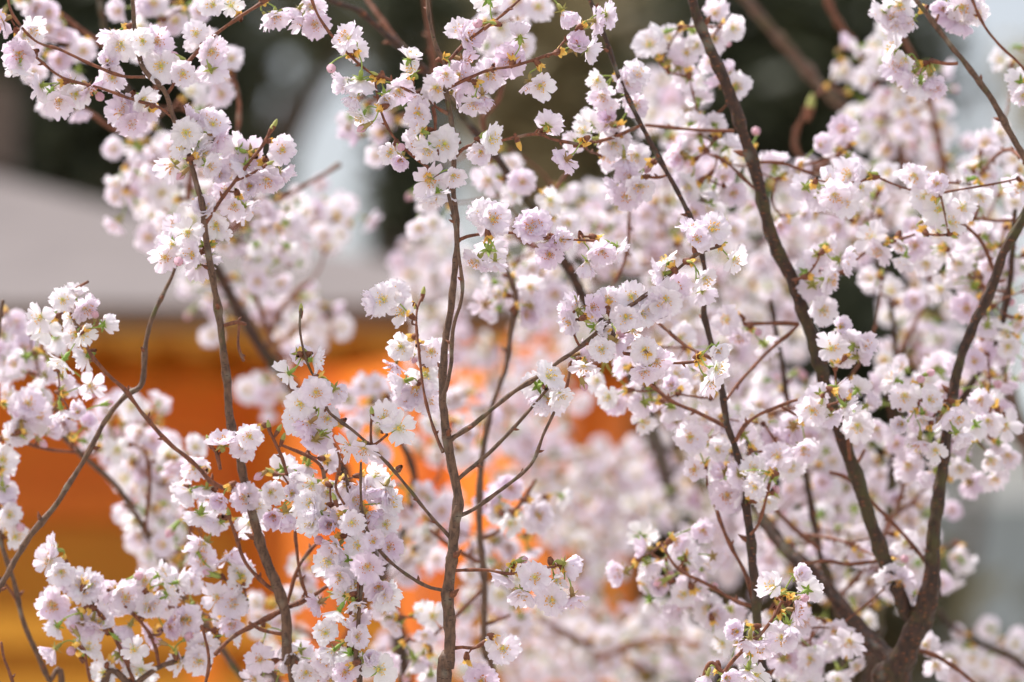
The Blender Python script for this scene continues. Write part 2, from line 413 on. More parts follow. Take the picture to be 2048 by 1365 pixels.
        while pend:
            i = min(pend, key=lambda q: bestc[q][0]); pend.remove(i)
            node, heads = cl[i]; j = bestc[i][1]; a = Vector(skp[j]); ra = skr[j]
            v = node - a; Ld = v.length; new = []
            if Ld > .004:
                m = max(3, int(Ld/.012)); side = Vector((rnd.uniform(-1, 1), rnd.uniform(-1, 1), rnd.uniform(.1, 1)))*Ld*.13
                r0 = min(ra*.75, .0011 + .006*Ld); r0 = max(r0, .0009)
                pl = []
                for k in range(m+1):
                    t = k/m; q = a.lerp(node, t) + side*math.sin(math.pi*t)*(1-.3*t)
                    q += Vector((0, 0, -.10*Ld))*math.sin(math.pi*t)
                    pl.append((q, r0*(1-.3*t)))
                s.ntw += 1
                mb = stem_mesh(pl, s.ntw*17+3, 6, .4, .018, .004, spikes=(s.d < .5))
                mb.build('twig', [M_TWIG, M_BUDB], s.e)
                new = [(q, r) for q, r in pl[1:]]
                for q, r in new: skr.append(r)
                base = len(skp); arr = np.array([tuple(q) for q, r in new]); skp = np.vstack([skp, arr])
                for i2 in pend:
                    dv = arr - np.array(tuple(cl[i2][0])); c = np.sqrt((dv**2).sum(1)) + .9*np.maximum(0, dv[:, 2]); jj = int(c.argmin())
                    if c[jj] < bestc[i2][0]: bestc[i2] = [c[jj], base+jj]
                dirn = (pl[-1][0]-pl[-2][0]).normalized()
            else: dirn = (heads[0][0]-node).normalized()
            s.cluster(node, dirn, heads, rnd)
    def cluster(s, node, dirn, heads, rnd):
        mb = MB(); mean = sum((h for h, f in heads), Vector())/len(heads)
        cd_ = ((mean-node).normalized() + dirn*.7).normalized()
        # brown scaly base, then the loose yellow bud scales
        mb.tube([node-cd_*.003, node, node+cd_*.0025, node+cd_*.0045], [.0013, .0026, .0030, .0024], 7, 0, True, .4)
        o1 = cd_.orthogonal().normalized(); o2 = cd_.cross(o1)
        for k in range(6):
            a = k*1.05 + rnd.uniform(-.3, .3); b = o1*math.cos(a)+o2*math.sin(a); t2 = cd_.cross(b)
            ln = rnd.uniform(.0045, .0078); fl = rnd.uniform(.15, .75); w_ = .0020
            q0 = node+cd_*.003+b*.0016; q1 = q0+(cd_+b*fl).normalized()*ln*.6; q2 = q0+(cd_+b*fl*1.4).normalized()*ln
            mb.add([q0-t2*w_, q0+t2*w_, q1+t2*w_*1.15, q1-t2*w_*1.15, q2+t2*w_*.4, q2-t2*w_*.4], [(0, 1, 2, 3), (3, 2, 4, 5)], 1)
        st = node + cd_*.003
        for h, f in heads:
            e = h - f*.0076; L = (e-st).length
            p1 = st + cd_*L*.45; p2 = e - f*L*.35; pl = []
            for k in range(7):
                t = k/6; pl.append(st*(1-t)**3 + p1*3*t*(1-t)**2 + p2*3*t*t*(1-t) + e*t**3)
            mb.tube(pl, [.00065]*6+[.0009], 5, 2, False)
        if rnd.random() < .3:   # a green leaf bud by the flowers
            b = (o1*rnd.uniform(-1, 1)+o2*rnd.uniform(-1, 1)+cd_*.8).normalized(); q = node+b*.002
            mb.tube([q, q+b*.004, q+b*.009], [.0011, .0016, .0004], 6, 3)
        co = mb.build('blossom_cluster', [M_BUDB, M_SCALE, M_STALK, M_BUDG], s.e)
        for h, f in heads:
            side = f.dot((CAM-h).normalized()) < .35
            me = rnd.choice(BLOOM_SIDE if side and rnd.random() < .7 else BLOOM)
            if len(heads) > 1 and rnd.random() < .07: me = rnd.choice(BUDS)
            elif rnd.random() < .06: me = rnd.choice(CUPS)
            o = bpy.data.objects.new('blossom', me); COL.objects.link(o); o.parent = co
            q = f.to_track_quat('Z', 'Y'); sc = rnd.uniform(.84, 1.14)
            o.matrix_basis = Matrix.LocRotScale(h, q @ Matrix.Rotation(rnd.uniform(0, 6.28), 3, 'Z').to_quaternion(), Vector((sc, sc, sc)))

def gb(x, d): p = P(x, 1365, d); return Vector((p.x, p.y, 0))
THINGS = []
def T(*a, **k): t = Thing(*a, **k); THINGS.append(t); return t

# ---- A: the sharp upright stem in the middle
A = T('cherry_branch', 'sharply focused upright cherry stem with lenticels rising through the middle of the picture', 'cherry branch', gb(895, 0), 'stem', 0, sides=18, rs=.64)
A.line([(888,1420,19),(898,1330,17),(900,1250,17),(894,1190,16.5),(905,1110,16),(907,1060,15.5),(915,1000,15),(905,945,14),(895,880,13.5),(886,800,12.5),(890,700,11),(902,600,10),(912,520,9.5),(913,440,8.5),(908,390,8),(908,330,7.5),(905,260,7.5),(893,180,7),(890,128,6.5),(872,95,6),(860,40,5.5),(852,-40,5)], 'stem', ground=True, knob=.22)
A.line([(886,800,8),(899,750,6),(905,665,5.5),(925,590,5.5),(919,520,5),(915,480,5),(908,430,5),(897,388,5)], 'stem', d=-.012)
A.line([(898,882,10),(910,872,8),(960,838,7.5),(1040,775,7),(1090,742,6.5),(1160,692,6.5),(1222,640,6),(1285,595,6),(1340,552,5),(1392,510,4.5),(1442,492,4)], 'stem')
A.line([(910,966,9),(922,955,6),(990,895,5.5),(1040,842,5),(1070,808,4.5),(1095,778,4)], 'twig', mat=M_BARK)
A.line([(917,1030,9),(935,1025,6),(990,990,5.5),(1060,932,5),(1085,872,5),(1108,824,4.5)], 'twig', mat=M_BARK)
A.line([(904,1078,8),(888,1062,5),(850,1020,5),(790,945,4.8),(730,882,4.5),(675,840,5),(655,820,4),(635,770,3.8),(612,720,3.6),(600,662,3.5),(602,618,3.5)], 'twig', d1=-.005, mat=M_BARK)
A.line([(898,1190,9),(885,1182,6),(850,1172,5),(800,1140,5),(765,1108,5),(735,1060,4),(722,1000,4),(722,925,4)], 'twig', mat=M_BARK)
A.line([(903,1144,7),(925,1141,4.5),(970,1140,4.5),(1020,1147,4),(1060,1140,4),(1110,1134,3.5)])
A.line([(902,1297,7),(925,1294,4.5),(945,1297,4.5),(972,1286,5)])
A.line([(917,484,7),(935,474,5),(1000,465,4.5),(1060,472,4.5),(1130,478,4),(1195,482,3.5)])
A.line([(910,312,8),(925,298,5),(945,290,4.5),(1000,282,4.2),(1070,268,5),(1110,281,3.8),(1162,290,5)])
A.line([(1070,268,4),(1078,258,3.5),(1090,262,2.5)])
A.line([(888,130,6),(930,88,5),(990,42,4.5),(1050,-10,4),(1090,-60,4)])
A.line([(893,178,6),(930,160,4.5),(980,140,4),(1030,132,4),(1118,104,5)])
A.line([(896,228,7),(872,214,4),(850,185,3.8),(822,185,3.8),(775,158,3.8),(740,145,3.8),(700,110,4),(655,60,4),(630,20,4),(615,-30,3.5)])
A.line([(905,380,6),(868,345,4),(825,312,4),(785,270,4),(762,225,3.8),(750,165,3.5)])
A.line([(878,320,4),(872,270,4),(870,235,5),(866,215,5)])
A.line([(1160,692,5),(1150,672,4),(1148,640,4.5),(1150,612,4)])
A.line([(1130,790,5),(1138,750,5),(1140,725,4)], d=.01)
A.line([(1195,712,3.5),(1250,708,5),(1268,712,5)], d=.015)
A.line([(1310,727,3.5),(1380,726,4),(1405,720,4)], d=.02)
A.line([(690,1010,3.5),(672,975,4),(680,930,4),(676,905,3.5)])
A.line([(700,1230,5),(714,1200,5),(716,1165,4)], d=.01)
A.line([(886,905,6),(868,860,4.5),(850,790,4),(838,705,4),(833,650,3.8),(836,615,3.5),(846,592,3.5)], d=.0, d1=.05)
A.line([(775,870,4),(745,890,4),(742,850,4),(744,832,4)], d=.0)
for q in ((602,622,0,90),(846,588,.05,80),(744,828,0,95),(1150,606,0,92),(670,1000,0,110),(543,258,.05,60)): A.bud(q[0], q[1], q[2], q[3])
for q in ((1036,285,0,-70),(1165,290,0,10),(972,1284,0,25)): A.bud(q[0], q[1], q[2], q[3], 1.2, False)
A.c((685,112,2),(715,125,2),(695,165,1),(710,192,1),(818,118,1),(826,146,1),(770,190,1),(797,180,1),(846,196,1),(836,228,1),(870,175,1),(724,232,1),(732,252,1),
    (800,292,1,-.005),(803,316,1,0),(782,305,1,.01),(843,262,1),(856,296,1),(890,288,1),(838,285,1,.01),(905,350,1,-.015),(858,362,1),(876,385,1),(862,392,1,.01),
    (893,147,1,-.012),(925,120,1),(918,150,1),(950,165,1,.01),(992,130,2,.01),(975,150,1,.01),(965,190,1),(948,205,1),(910,188,1,.01),(960,25,2),(920,62,1),(935,80,1),(1040,75,1),(1020,110,1,.02),
    (1062,165,1),(1080,172,1),(1125,22,1,.02),(1190,42,1,.02),(1212,30,1,.02),(1148,95,1,.02),(1172,100,1,.02),(978,277,1,-.01),(962,302,1),(1095,253,1),(1132,320,1),(965,428,1),(985,440,1),
    (955,520,1),(990,522,1),(978,500,1,.01),(1058,458,1),(1070,448,1,.01),(1100,508,1),(1120,480,1),(1203,500,1),(1234,494,1),(1175,522,1),(1098,478,1,.01),
    (785,618,2,.02),(768,600,1,.02),(790,590,1,.02),(802,692,1,.05),(834,708,1,.05),(862,702,1,.05),(810,762,1,.05),(834,780,1,.05),(852,750,1,.06),(815,795,1,.06),(852,800,1,.06),(792,727,1,.06))
A.c((1155,620,1),(1182,615,1),(1140,645,1),(1262,595,1),(1252,633,1,-.01),(1284,627,1),(1312,612,1),(1330,598,1),(1235,660,1,.01),(1205,698,1,-.01),(1232,682,1),(1288,700,1,-.01),(1290,738,1),(1312,722,1,.01),
    (1158,708,1,.01),(1168,732,1),(1095,755,1,-.005),(1088,790,1),(1118,787,1,-.012),(1165,765,1,.01),(1075,772,1,.01),(1100,800,1,.01),(1328,548,1),(1335,525,1),(1350,575,1,.01),(1393,480,1),(1425,460,1),(1468,518,1),(1408,556,1),(1405,582,1,.01),(1385,465,1,.01),
    (1433,697,1,.0),(1432,737,1,.0),(1420,762,1,.01),(1190,655,1,.01),(1265,660,1,.015),(1215,600,1,.01))
A.c((597,708,1),(624,720,1),(577,748,1),(632,785,1,-.01),(602,808,1),(668,778,1),(634,818,1,.01),(656,838,1),(620,845,1),(645,868,1,.01),(596,838,1,.02),(630,880,1,.01),(768,838,1),(797,857,1),(700,893,1),(728,897,1),(770,975,1,.01))
A2 = T('cherry_branch', 'sharp cluster-laden cherry shoot standing close beside the left side of the middle stem', 'cherry branch', gb(712, .01), 'stem', .012, sides=10, rs=.7)
A2.line([(722,1420,7),(712,1330,6),(716,1240,6),(722,1160,5),(712,1080,5),(702,1010,4.5),(690,940,4)], 'stem', ground=True)
A2.c((703,1045,1,-.01),(733,1025,1),(746,1084,1,-.01),(718,1092,1),(735,1133,1,-.005),(680,1150,1),(690,1192,1),(622,1008,1),(625,1048,1),(642,1082,1,.02),(705,1000,1),(765,985,1),(778,1003,1,.01),(757,1172,1),(675,1092,1,.02),(665,1050,1,.02),
    (770,1050,1,.02),(775,1095,1,.02),(660,1125,1,.02),(708,1160,1,.02),(625,968,1,.03),(655,985,1,.03),(690,968,1,.03),(735,985,1,.03),(750,955,1,.03),
    (707,1203,1),(678,1222,1),(713,1274,1),(730,1317,1),(757,1340,1),(770,1190,1,.01),(690,1345,1,.01),(700,1308,1,.02),(652,1268,1,.01),(668,1300,1,.03),(650,1320,1,.04),(640,1205,1,.05),(716,1235,1,.02),(700,1120,1,.02),(640,1030,1,.02),(680,1030,1,.02))
A.c((1039,1122,1),(1045,1182,1),(1070,1155,1),(1112,1160,1),(1105,1200,1),(1145,1192,1),(1128,1128,1),(1010,1150,1,.01),(1005,1296,1,-.01),(962,1362,1))

# ---- B: the left upright stem
B = T('cherry_branch', 'slightly soft upright cherry stem on the left crossing pale roof and orange wall', 'cherry branch', gb(580, .09), 'stem', .06, sides=12)
B.line([(590,1420,13,.09),(577,1320,12,.09),(572,1250,12,.09),(560,1190,12,.09),(530,1110,11,.09),(506,1030,10,.08),(485,950,9,.08),(468,870,9,.07),(455,780,9,.07),(447,690,8.5,.06),(437,610,8,.06),(424,540,7.5,.05),(412,470,7,.05),(400,400,6,.05),(375,300,6,.05),(350,240,6,.05),(330,185,6,.05),(290,140,6,.05),(270,60,5,.05),(262,-30,5,.05)], 'stem', ground=True)
B.line([(332,190,5),(345,175,4),(365,140,4),(400,98,4),(450,55,4),(545,-5,4),(600,-40,3.5)], d=.05)
B.line([(291,154,4),(245,152,3.5),(190,132,3.3),(120,100,3.2),(70,82,3),(25,30,3),(15,-10,3)], d=.05)
B.line([(350,240,4),(320,215,3.2),(265,198,3.2),(205,178,3.2),(125,155,3),(74,115,3)], d=.05)
B.line([(408,455,5),(440,405,4),(472,360,4),(500,322,3.5),(525,290,3),(545,255,3.5)], d=.05)
B.line([(472,362,3.5),(500,350,3),(532,332,4)], d=.05)
B.line([(449,652,5),(475,645,3.5),(492,650,4)], d=.06); B.line([(478,650,3),(476,690,2.8),(488,722,3.5)], d=.06)
B.line([(560,1188,6),(530,1170,4),(490,1125,4),(470,1070,4),(458,1035,3.5)], d=.09)
B.line([(568,1218,7),(620,1195,5),(665,1165,4.5),(700,1140,4)], d=.1); B.line([(566,1222,6),(520,1245,5),(470,1270,5),(430,1310,5)], d=.1)
B.line([(615,1195,4),(600,1150,3.5),(592,1090,3.5),(590,1050,3)], d=.1); B.line([(572,1210,4.5),(600,1130,4),(640,1080,3.5)], d=.12)
B.line([(566,1268,4.5),(530,1262,3.5),(500,1245,3.5)], d=.09)
B.line([(485,985,6),(430,970,5),(390,930,4.5),(340,890,4.5),(290,832,4.5),(250,780,4.5),(215,750,4),(185,715,4),(160,670,3.5),(138,620,3.5),(125,588,3.5),(150,578,3),(176,563,3.5)], d=.08)
B.line([(440,940,4),(432,905,3.5),(418,890,3.5)], d=.06); B.line([(575,950,4),(560,905,3.5),(538,860,3.5)], d=.05)
B.line([(650,985,4),(640,930,4),(562,890,3)], d=.05)
for q in ((418,884,.06,110),(538,855,.05,100),(556,862,.05,60),(565,880,.05,70),(548,252,.05,65),(535,330,.05,30),(458,1030,.09,100)): B.bud(q[0], q[1], q[2], q[3])
B.c((6,40,1),(48,68,1),(62,60,1),(38,105,1),(38,132,1),(82,172,1),(102,185,1),(118,200,1),(145,165,1),(152,188,1),(178,175,1),(196,190,1),(215,125,1),(225,155,1),(228,70,1),(240,88,1),(285,82,1,.04),(312,84,1),(300,100,1,.06),
    (392,68,1),(400,86,1),(422,103,1),(357,115,1),(322,132,1),(366,148,1,.04),(422,140,1),(428,10,1),(462,12,1),(535,35,1),(552,28,1),(598,18,1),(608,42,1),(630,48,1),(625,12,1),
    (245,225,1),(262,245,1),(285,198,1),(298,215,1),(255,205,1),(375,240,1),(400,235,1),(425,250,1),(372,265,1,.04),(395,285,1),(430,275,1),(405,305,1),(370,295,1),
    (416,330,1,.04),(368,345,1),(435,350,1),(345,330,1,.07),(478,300,1),(502,305,1),(490,330,1),(470,335,1),(500,372,1,.07),(565,300,1),(533,357,1),(558,345,1),(398,412,1),(412,418,1),(470,410,1),(490,415,1),(455,380,1,.08),
    (375,465,1,.04),(345,488,1),(330,515,1),(386,510,1,.04),(358,520,1,.04),(408,490,1),(417,515,1),(440,470,1),(432,450,1),(350,455,1,.07),(395,530,1,.06),
    (500,873,1,.04),(445,890,1,.05),(488,895,1,.06))
B.c((442,1000,1,.08),(400,960,2,.1),(395,1005,2,.11),(490,995,1,.08),(470,1045,2,.1),(420,1062,2,.12),(368,985,1,.14),(540,985,1,.06),(583,988,1,.06),(572,1027,1,.05),(525,948,1,.06),(615,930,1,.06),(598,945,1,.06),(548,1030,1,.07),(510,1010,1,.08),(565,940,1,.08),(605,1010,1,.08),(655,920,1,.08),
    (125,600,1,.08),(150,596,1,.08),(112,640,2,.08),(168,615,1,.08),(190,635,1,.08),(207,650,1,.08),(165,668,1,.07),(140,700,2,.09),(175,712,1,.09),(90,655,1,.12))
B.c((520,1320,1,.1),(578,1325,1,.09),(545,1290,2,.12),(612,1345,1,.08),(640,1325,1,.08),(545,1355,2,.12),(600,1300,1,.12),(510,1360,1,.12),(660,1360,1,.08))
# ---- B2: low mass of blossom at bottom left
B2 = T('cherry_branch', 'low leaning cherry branch heaped with blossom in the bottom left corner', 'cherry branch', gb(330, .14), 'stem', .13, sides=10)
B2.line([(200,1430,8),(270,1370,7),(320,1335,6.5),(360,1320,6),(420,1290,5),(480,1220,4.5)], 'stem', ground=True)
B2.line([(270,1370,5),(240,1300,4.5),(210,1240,4),(160,1190,4),(120,1130,3.5)]); B2.line([(320,1335,4.5),(300,1270,4),(240,1200,4),(215,1180,4)]); B2.line([(180,1365,4),(170,1320,4)])
B2.line([(402,1400,3.5),(418,1330,3.5),(408,1270,3.2),(402,1250,3)], d=.06, mat=M_TWIG)
B2.line([(35,1400,3.5),(20,1350,3.5),(8,1315,3.2),(3,1285,3)], d=.1)
B2.c((110,1100,1),(98,1122,1),(122,1142,1),(165,1165,1),(185,1172,1),(120,1182,2),(108,1210,1),(140,1250,2),(200,1245,1),(130,1282,2),(147,1300,1),(175,1300,1),(180,1210,2),(160,1225,1),
     (228,1180,1),(250,1195,1),(300,1205,1),(288,1160,1),(270,1155,1),(318,1150,1),(355,1165,1),(280,1240,2),(340,1220,2),(362,1240,1),(378,1240,1),(465,1210,1),(485,1152,1),(395,1105,1),(408,1125,1),(435,1195,1),(482,1190,1),(440,1275,2),(268,1300,1,.1),(232,1275,1),(225,1330,2),(282,1340,1),(350,1280,2),(395,1292,1),(365,1325,1),(400,1320,1),
     (455,1120,1),(470,1140,1),(425,1150,1),(330,1185,2,.18),(380,1195,2,.18),(420,1235,2,.18),(310,1265,1,.18),(460,1245,1),(215,1215,1,.17),(170,1260,1,.17))
# ---- C crossing branch
Cc = T('cherry_branch', 'bare zigzag cherry branch rising from the left edge across the orange wall', 'cherry branch', gb(-120, .1), 'stem', .1)
Cc.line([(-130,1430,9),(-60,1290,8),(0,1172,7),(60,1072,7),(110,1010,6.5),(160,932,6),(210,842,6),(250,792,6),(282,768,6.5),(290,700,5.5),(305,640,5),(325,590,4.5),(345,548,4),(352,520,3.5)], 'stem', ground=True)
Cc.c((348,500,1,.08),(335,490,1,.1))
# ---- E
E = T('cherry_branch', 'thin pale cherry branch curving up beside the left edge of the picture', 'cherry branch', gb(110, .2), 'stem', .2)
E.line([(125,1430,6.5),(98,1360,6),(75,1310,6),(50,1250,6),(32,1185,5.5),(5,1090,5),(-10,1000,5),(-20,900,5),(-15,760,4.5),(5,600,4)], 'stem', ground=True)
E.line([(35,1200,4.5),(12,1168,3.5),(-20,1140,3.5)]); E.line([(-18,900,4),(40,885,4),(100,900,4),(150,905,3.5)], d1=.25)
E.c((5,920,1),(-5,950,1),(8,1000,1),(18,1030,1),(38,1050,1),(30,1075,1),(2,1040,1),(5,975,1),(45,840,2),(62,865,2),(92,862,1),(30,868,1),(75,835,1),(60,760,3,.3),(50,790,2,.3),(100,785,2,.28),(85,680,3,.3),(75,720,2,.3),(155,760,2,.14),(150,800,2,.14),(185,820,2,.16),(130,775,1,.2),(145,870,2,.3),(170,850,1,.25),
    (10,640,2,.4),(22,690,2,.4),(8,715,2,.4),(-5,670,2,.4),(20,740,1,.4))

# ---- right-hand tree with the forked trunk
H = T('cherry_tree', 'forked cherry tree with thick mossy trunk and two dark limbs rising at the right', 'tree', gb(1790, .28), 'mossy', .26, sides=30, rs=.79)
H.line([(1770,1450,42),(1788,1365,37),(1808,1310,31),(1836,1245,28),(1856,1190,24),(1866,1130,18),(1868,1060,16.5),(1880,960,14.5),(1890,880,13),(1905,800,12.5),(1925,710,12),(1955,630,12),(1985,560,12),(2010,500,12),(2060,410,13),(2120,280,12),(2160,100,10),(2180,-100,8)], 'trunk', ground=True, d=.24, d1=.12, knob=.12)
H.line([(1836,1245,24),(1812,1222,20),(1800,1190,18),(1768,1115,17),(1742,1040,17),(1712,960,17),(1680,860,16.5),(1645,750,16),(1612,640,16),(1582,560,15.5),(1548,480,15),(1522,390,14.5),(1502,320,14),(1482,255,14),(1462,195,14),(1430,125,13),(1402,50,12.5),(1380,-20,12),(1350,-120,11)], 'limb', d=.23, d1=.15, knob=.15)
H.line([(1805,1330,26),(1760,1300,20),(1725,1262,18),(1690,1218,17),(1640,1160,17),(1585,1112,16.5),(1545,1065,15),(1515,1010,12),(1500,930,10),(1490,830,8)], 'limb', d=.26, d1=.42, knob=.15)
H.line([(1880,1195,10),(1872,1150,7),(1866,1120,8)], 'twig', mat=M_BARKG)
H.line([(1470,262,5),(1430,262,4.5),(1390,260,4),(1290,250,4)], d=.2); H.line([(1510,325,5),(1560,325,4),(1620,345,4),(1660,350,4)], d=.2)
H.line([(1596,648,6),(1540,646,4),(1488,648,4)], d=.22); H.line([(1596,650,5),(1540,700,4),(1490,752,4),(1455,800,4)], d=.22, d1=.14)
H.line([(1862,1135,6),(1825,1090,4.5),(1790,1050,4.5),(1745,1005,4.5),(1720,980,4)], d=.26); H.line([(1715,975,4),(1690,955,4),(1660,945,3.5)], d=.25)
H.line([(1835,1300,6),(1870,1312,5),(1905,1335,5),(1950,1370,4.5),(2000,1420,4)], d=.26); H.line([(1712,930,5),(1720,918,4),(1728,900,3.5)], d=.25)
H.line([(1780,1120,5),(1700,1128,4),(1650,1122,4),(1600,1130,3.5)], d=.24); H.line([(1950,640,5),(1975,575,3.5),(2010,560,3.5)], d=.25)
H.line([(1530,395,5),(1500,370,4),(1460,330,4),(1430,310,3.5)], d=.22); H.line([(1590,560,5),(1625,540,4),(1680,545,4),(1740,500,3.5),(1830,470,3.5)], d=.22, d1=.2)
H.line([(1990,545,5),(1960,480,4.5),(1900,430,4.5),(1850,380,4)], d=.22, d1=.16)
H.line([(1900,830,6),(1850,800,4.5),(1800,820,4)], d=.2, d1=.15); H.line([(1700,920,5),(1690,850,4),(1640,800,4)], d=.2, d1=.14)
H.c((1478,672,1,.22),(1512,664,1,.23),(1455,640,1,.22),(1530,690,1,.24),(1360,60,2),(1352,105,2),(1380,130,2),(1320,110,2),(1395,90,1),(1445,45,2),(1455,85,1),(1430,80,1),(1420,120,1,.3),(1440,170,1),(1472,178,1),(1462,150,1),(1400,225,2),(1428,250,1),(1378,250,1),(1380,290,2),(1368,330,2),(1430,290,1),(1500,290,2,.3),(1515,330,1,.3),(1405,370,2),(1450,322,2),(1445,395,2),(1385,400,2),
    (1570,342,2,.3),(1620,318,2,.3),(1695,285,2,.3),(1675,300,1,.3),(1612,375,1,.14),(1640,395,1,.14),(1668,388,1,.12),(1690,400,1,.13),(1700,350,1,.13),(1738,348,1,.13),(1720,375,1,.14),(1655,365,1,.15),
    (1580,440,2,.35),(1700,445,2,.4),(1740,430,2,.4),(1655,430,2,.4),(1760,370,2,.35),(1655,490,1,.16),(1680,520,1,.16),(1635,510,1,.16),(1610,545,1,.18),(1655,560,1,.16),(1640,590,2,.17),(1625,570,1,.18),(1745,478,1,.2),(1762,500,1,.2),(1810,515,1,.2),(1800,490,1,.2),(1745,560,1,.4),(1800,590,2,.5),
    (1680,655,1,.14),(1662,698,1,.12),(1705,690,1,.13),(1728,690,1,.13),(1715,715,1,.13),(1685,715,1,.14),(1640,790,1,.1),(1672,775,1,.1),(1690,812,1,.1),(1625,820,1,.1),(1660,830,1,.1),(1715,850,1,.13),(1715,780,1,.14),(1740,770,1,.4),(1735,810,1,.16))
H2 = T('cherry_branch', 'cherry bough piled with soft blossom around the right limb of the forked tree', 'cherry branch', gb(1780, .42), 'mossy', .3, sides=10)
H2.line([(1780,1430,12),(1845,1250,11),(1868,1100,9.5),(1882,960,9),(1915,820,8),(1995,680,8),(2020,560,7),(2030,420,6)], 'stem', ground=True, d=.42, d1=.28)
H2.line([(1905,850,6),(1880,820,5),(1850,790,4.5)], d=.35, d1=.16); H2.line([(1900,900,6),(1960,860,5),(2000,830,4.5)], d=.36, d1=.2)
H2.c((1855,748,1,.14),(1842,762,1,.14),(1810,790,1,.14),(1858,800,1,.13),(1805,848,1,.14),(1895,850,2,.13),(1915,835,1,.14),(1870,900,1,.14),(1840,880,1,.14),(1845,830,1,.15),(1790,760,1,.2),(1950,850,1,.18),(1975,840,1,.2),(1960,800,1,.2),(2010,850,1,.22),(1830,350,1,.13),(1875,368,1,.12),(1850,395,1,.13),(1880,420,1,.13),(1925,415,1,.13),(1900,445,1,.13),(1850,440,1,.14),(2040,372,1,.13),(1960,390,1,.2),(1935,360,1,.2))
H2.fill(2005,600,60,150,20,.24,.4,2); H2.fill(1900,500,85,80,16,.24,.4,2); H2.fill(1940,850,85,130,24,.24,.4,2); H2.fill(1830,830,80,90,12,.24,.4,2); H2.fill(2010,330,40,60,4,.3,.4,2)
H3 = T('cherry_branch', 'cherry bough whose blossoms fill the space between the two limbs of the forked tree', 'cherry branch', gb(1690, .45), 'mossy', .4, sides=10)
H3.line([(1700,1430,11),(1690,1320,10),(1670,1200,9),(1640,1100,8),(1620,1000,8),(1600,900,7),(1575,800,6.5),(1560,700,6),(1540,600,5)], 'stem', ground=True, d=.5, d1=.4)
H3.line([(1670,1200,6),(1740,1120,5),(1800,1000,5),(1810,900,4.5)], d=.45); H3.line([(1640,1100,5),(1560,1030,5),(1520,960,4)], d=.4, d1=.3)
H3.fill(1640,1060,110,110,22,.34,.6,3); H3.fill(1730,1170,110,60,14,.36,.5,2); H3.fill(1590,1310,130,55,18,.16,.34,2); H3.fill(1590,860,100,90,18,.3,.6,3); H3.fill(1700,930,70,90,12,.35,.6,3)
H3.c((1800,1160,1,.22),(1830,1190,1,.22),(1782,1150,1,.22),(1720,1110,1,.3),(1565,1320,1,.2),(1810,1120,1,.25),(1850,1290,1,.3),(1870,1330,1,.3),(1680,1265,1,.22),(1810,1085,1,.3))

# ---- I slender stem right of the middle
I = T('cherry_branch', 'slender reddish cherry stem winding up between the middle stem and the forked tree', 'cherry branch', gb(1525, .14), 'mossy', .13, sides=12, rs=.78)
I.line([(1530,1430,12),(1518,1290,11),(1512,1180,11),(1500,1060,11),(1490,980,10),(1470,900,9.5),(1455,850,9),(1445,780,8),(1425,700,7.5),(1408,630,7),(1412,570,6),(1400,500,6),(1385,445,6),(1352,375,6),(1310,300,6),(1275,235,6),(1240,160,5.5),(1212,80,5.5),(1180,0,5),(1160,-60,5)], 'stem', ground=True, d=.15, d1=.1)
I.line([(1455,855,6),(1400,828,4.5),(1345,805,4),(1300,770,4)], d=.14); I.line([(1472,885,6),(1500,842,4),(1560,812,4),(1600,800,4)], d=.13)
I.line([(1512,1215,5),(1475,1205,4.2),(1420,1172,4),(1360,1140,4),(1330,1100,3.5)], d=.15, d1=.18); I.line([(1510,1220,6),(1490,1150,5),(1455,1080,4.5),(1430,1010,4.5),(1415,970,4)], d=.16)
I.line([(1430,720,4),(1370,690,4),(1310,640,4),(1270,600,3.5)], d=.1, d1=.15); I.line([(1500,1070,4),(1520,1040,4),(1540,960,3.5)], d=.13); I.line([(1285,250,4),(1240,270,4),(1190,285,4)], d=.12)
I.line([(1255,400,4),(1258,440,4),(1250,520,4),(1210,600,4),(1190,640,4)], d=.3)
I.c((1195,160,1,.11),(1205,190,1,.11),(1255,165,1,.11),(1270,150,1,.11),(1215,205,1),(1240,230,2),(1255,190,1),(1165,265,1),(1152,285,1,.15),(1200,280,1),(1225,285,1),(1250,292,2),(1300,330,1),(1262,355,1),(1240,375,1),(1280,370,1),(1255,392,1),(1215,310,1,.2),(1275,310,1,.16),(1225,250,1,.15),(1180,250,1,.15),
    (1510,940,1,.12),(1478,950,1,.12),(1512,975,1,.12),(1545,955,1,.13),(1455,990,1,.14),(1555,915,1,.14),(1450,945,1,.15),(1490,1000,1,.14),(1530,1000,1,.14),(1550,985,1,.15))
I.fill(1275,775,75,45,12,.14,.26,2); I.fill(1440,880,70,50,10,.15,.3,2); I.fill(1345,1140,75,80,16,.16,.28,2); I.fill(1420,1210,60,50,7,.2,.35,2); I.fill(1370,760,60,60,7,.16,.3,2); I.fill(1560,880,50,50,5,.15,.25,2)

# ---- S sharp shoot bottom right
S = T('cherry_branch', 'short sharp red cherry shoot with white blossoms low down left of the forked trunk', 'cherry branch', gb(1420, -.01), 'stem', 0, rs=.75)
S.line([(1400,1430,6),(1450,1340,5),(1482,1303,5),(1520,1268,4.5),(1548,1232,4.5),(1562,1203,4)], 'stem', ground=True, mat=M_TWIG)
S.c((1594,1151,1,-.005),(1548,1176,1,-.01),(1604,1197,1),(1590,1220,1,.015),(1475,1265,1,-.01),(1500,1278,1,-.005),(1577,1250,1),(1565,1275,1),(1520,1290,1,.015),(1415,1350,1,-.01),(1450,1355,1),(1495,1340,1),(1512,1350,1,.01),(1545,1262,1,.015),(1615,1180,1,.015))

